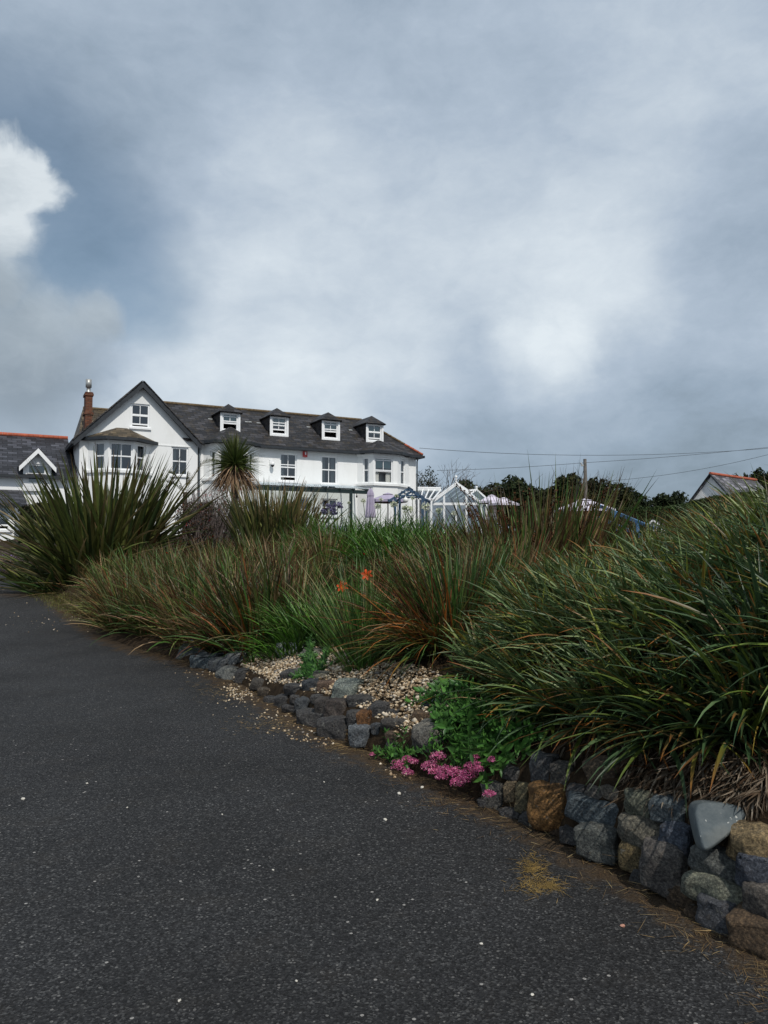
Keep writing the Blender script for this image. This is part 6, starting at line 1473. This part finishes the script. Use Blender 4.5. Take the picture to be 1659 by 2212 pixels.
shrub('lavender_bush', 'purple lavender bush at the road edge under the huge flax', 18, 1186, 21.5, .42, .6, 60, 500, [((.14, .10, .26), 3), ((.06, .07, .05), 2), ((.09, .06, .16), 2)], leaf=.025)
# cabbage palm
po = at(507, 1055, 25.5); po[2] -= .5; pal_ = empty('cabbage_palm', po, 0, 'cabbage palm with spiky green crown above a skirt of dead leaves', 'palm tree')
hc = at(507, 1000, 25.5)[2]-po[2]; f = MB(); f.tube([(0, 0, -2), (0, 0, hc*.6), (0, 0, hc)], [.13, .11, .10], 10); f.build('trunk', M['bark'], pal_)
B = Blades(); n = 620; ph = RNG.uniform(0, 6.28, n); u = RNG.uniform(0, 1, n); bz = hc-.12+.22*(1-u)
B.add(np.stack([.06*np.cos(ph), .06*np.sin(ph), bz], 1), ph, .05+1.75*u**.8, RNG.uniform(.0, .35, n)+.35*u, RNG.uniform(.60, 1.08, n), RNG.uniform(.026, .044, n), pick(n, [((.075, .12, .03), 4), ((.12, .165, .045), 3), ((.035, .065, .02), 2)]), pick(n, [((.10, .10, .04), 1)]), 6, twist=RNG.normal(0, .4, n))
B.build('crown', M['leaf'], pal_)
B = Blades(); n = 360; ph = RNG.uniform(0, 6.28, n)
B.add(np.stack([.10*np.cos(ph), .10*np.sin(ph), hc-.05-RNG.uniform(0, .5, n)], 1), ph, RNG.uniform(1.6, 2.2, n), RNG.uniform(.7, 1.2, n), RNG.uniform(.75, 1.2, n), RNG.uniform(.026, .042, n), pick(n, [((.30, .205, .13), 3), ((.19, .12, .075), 3), ((.38, .29, .20), 1)]), pick(n, [((.20, .13, .08), 1)]), 7, pow_=.7, twist=RNG.normal(0, .5, n))
B.build('dead_leaf_skirt', M['dry'], pal_)
# feathery fronds
def frond(root, pts, Lf, col, name='frond', n=46):
    P_ = np.array([at(x, y, Y) for x, y, Y in pts])-np.array(root.location); t = np.linspace(0, 1, n); seg = np.linspace(0, 1, len(P_)); c = np.stack([np.interp(t, seg, P_[:, i]) for i in range(3)], 1)
    B = Blades(); d = np.gradient(c, axis=0); az = np.arctan2(d[:, 1], d[:, 0])
    for sg_ in (-1, 1): B.add(c, az+sg_*RNG.uniform(.7, 1.3, n), RNG.uniform(.6, 1.2, n), RNG.uniform(.2, .9, n), Lf*(.5+np.sin(t*2.8)*.6), np.full(n, .011), pick(n, col), pick(n, [((.22, .18, .09), 1)]), 4)
    k = 14; ix = np.linspace(0, n-1, k).astype(int)
    for a, b in zip(ix[:-1], ix[1:]):
        dv = c[b]-c[a]; l = np.linalg.norm(dv); B.add(c[a][None], np.array([math.atan2(dv[1], dv[0])]), np.array([math.acos(dv[2]/l)]), np.array([0.]), np.array([l*1.15]), np.array([.016]), np.array([[.12, .11, .05]]), np.array([[.12, .11, .05]]), 2)
    B.build(name, M['leaf'], root)
fo = at(400, 1070, 24); fp = empty('feather_palm', fo, 0, 'small feathery palm with one frond arching towards the downpipe', 'palm tree')
FRC = [((.08, .10, .035), 3), ((.12, .12, .05), 2)]
for pts in ([(402, 1062, 24), (412, 1040, 24), (424, 1018, 24), (436, 1002, 24), (455, 997, 24), (468, 998, 24)], [(398, 1060, 24), (388, 1040, 24), (378, 1026, 24), (366, 1022, 24)], [(400, 1060, 24.2), (402, 1040, 24.2), (404, 1024, 24.2)], [(396, 1062, 23.8), (380, 1048, 23.6), (362, 1042, 23.5)]):
    frond(fp, pts, .26, FRC)
f = MB(); f.tube([(0, 0, -1.6), (0, 0, .1)], [.09, .07], 8); f.build('trunk', M['bark'], fp)
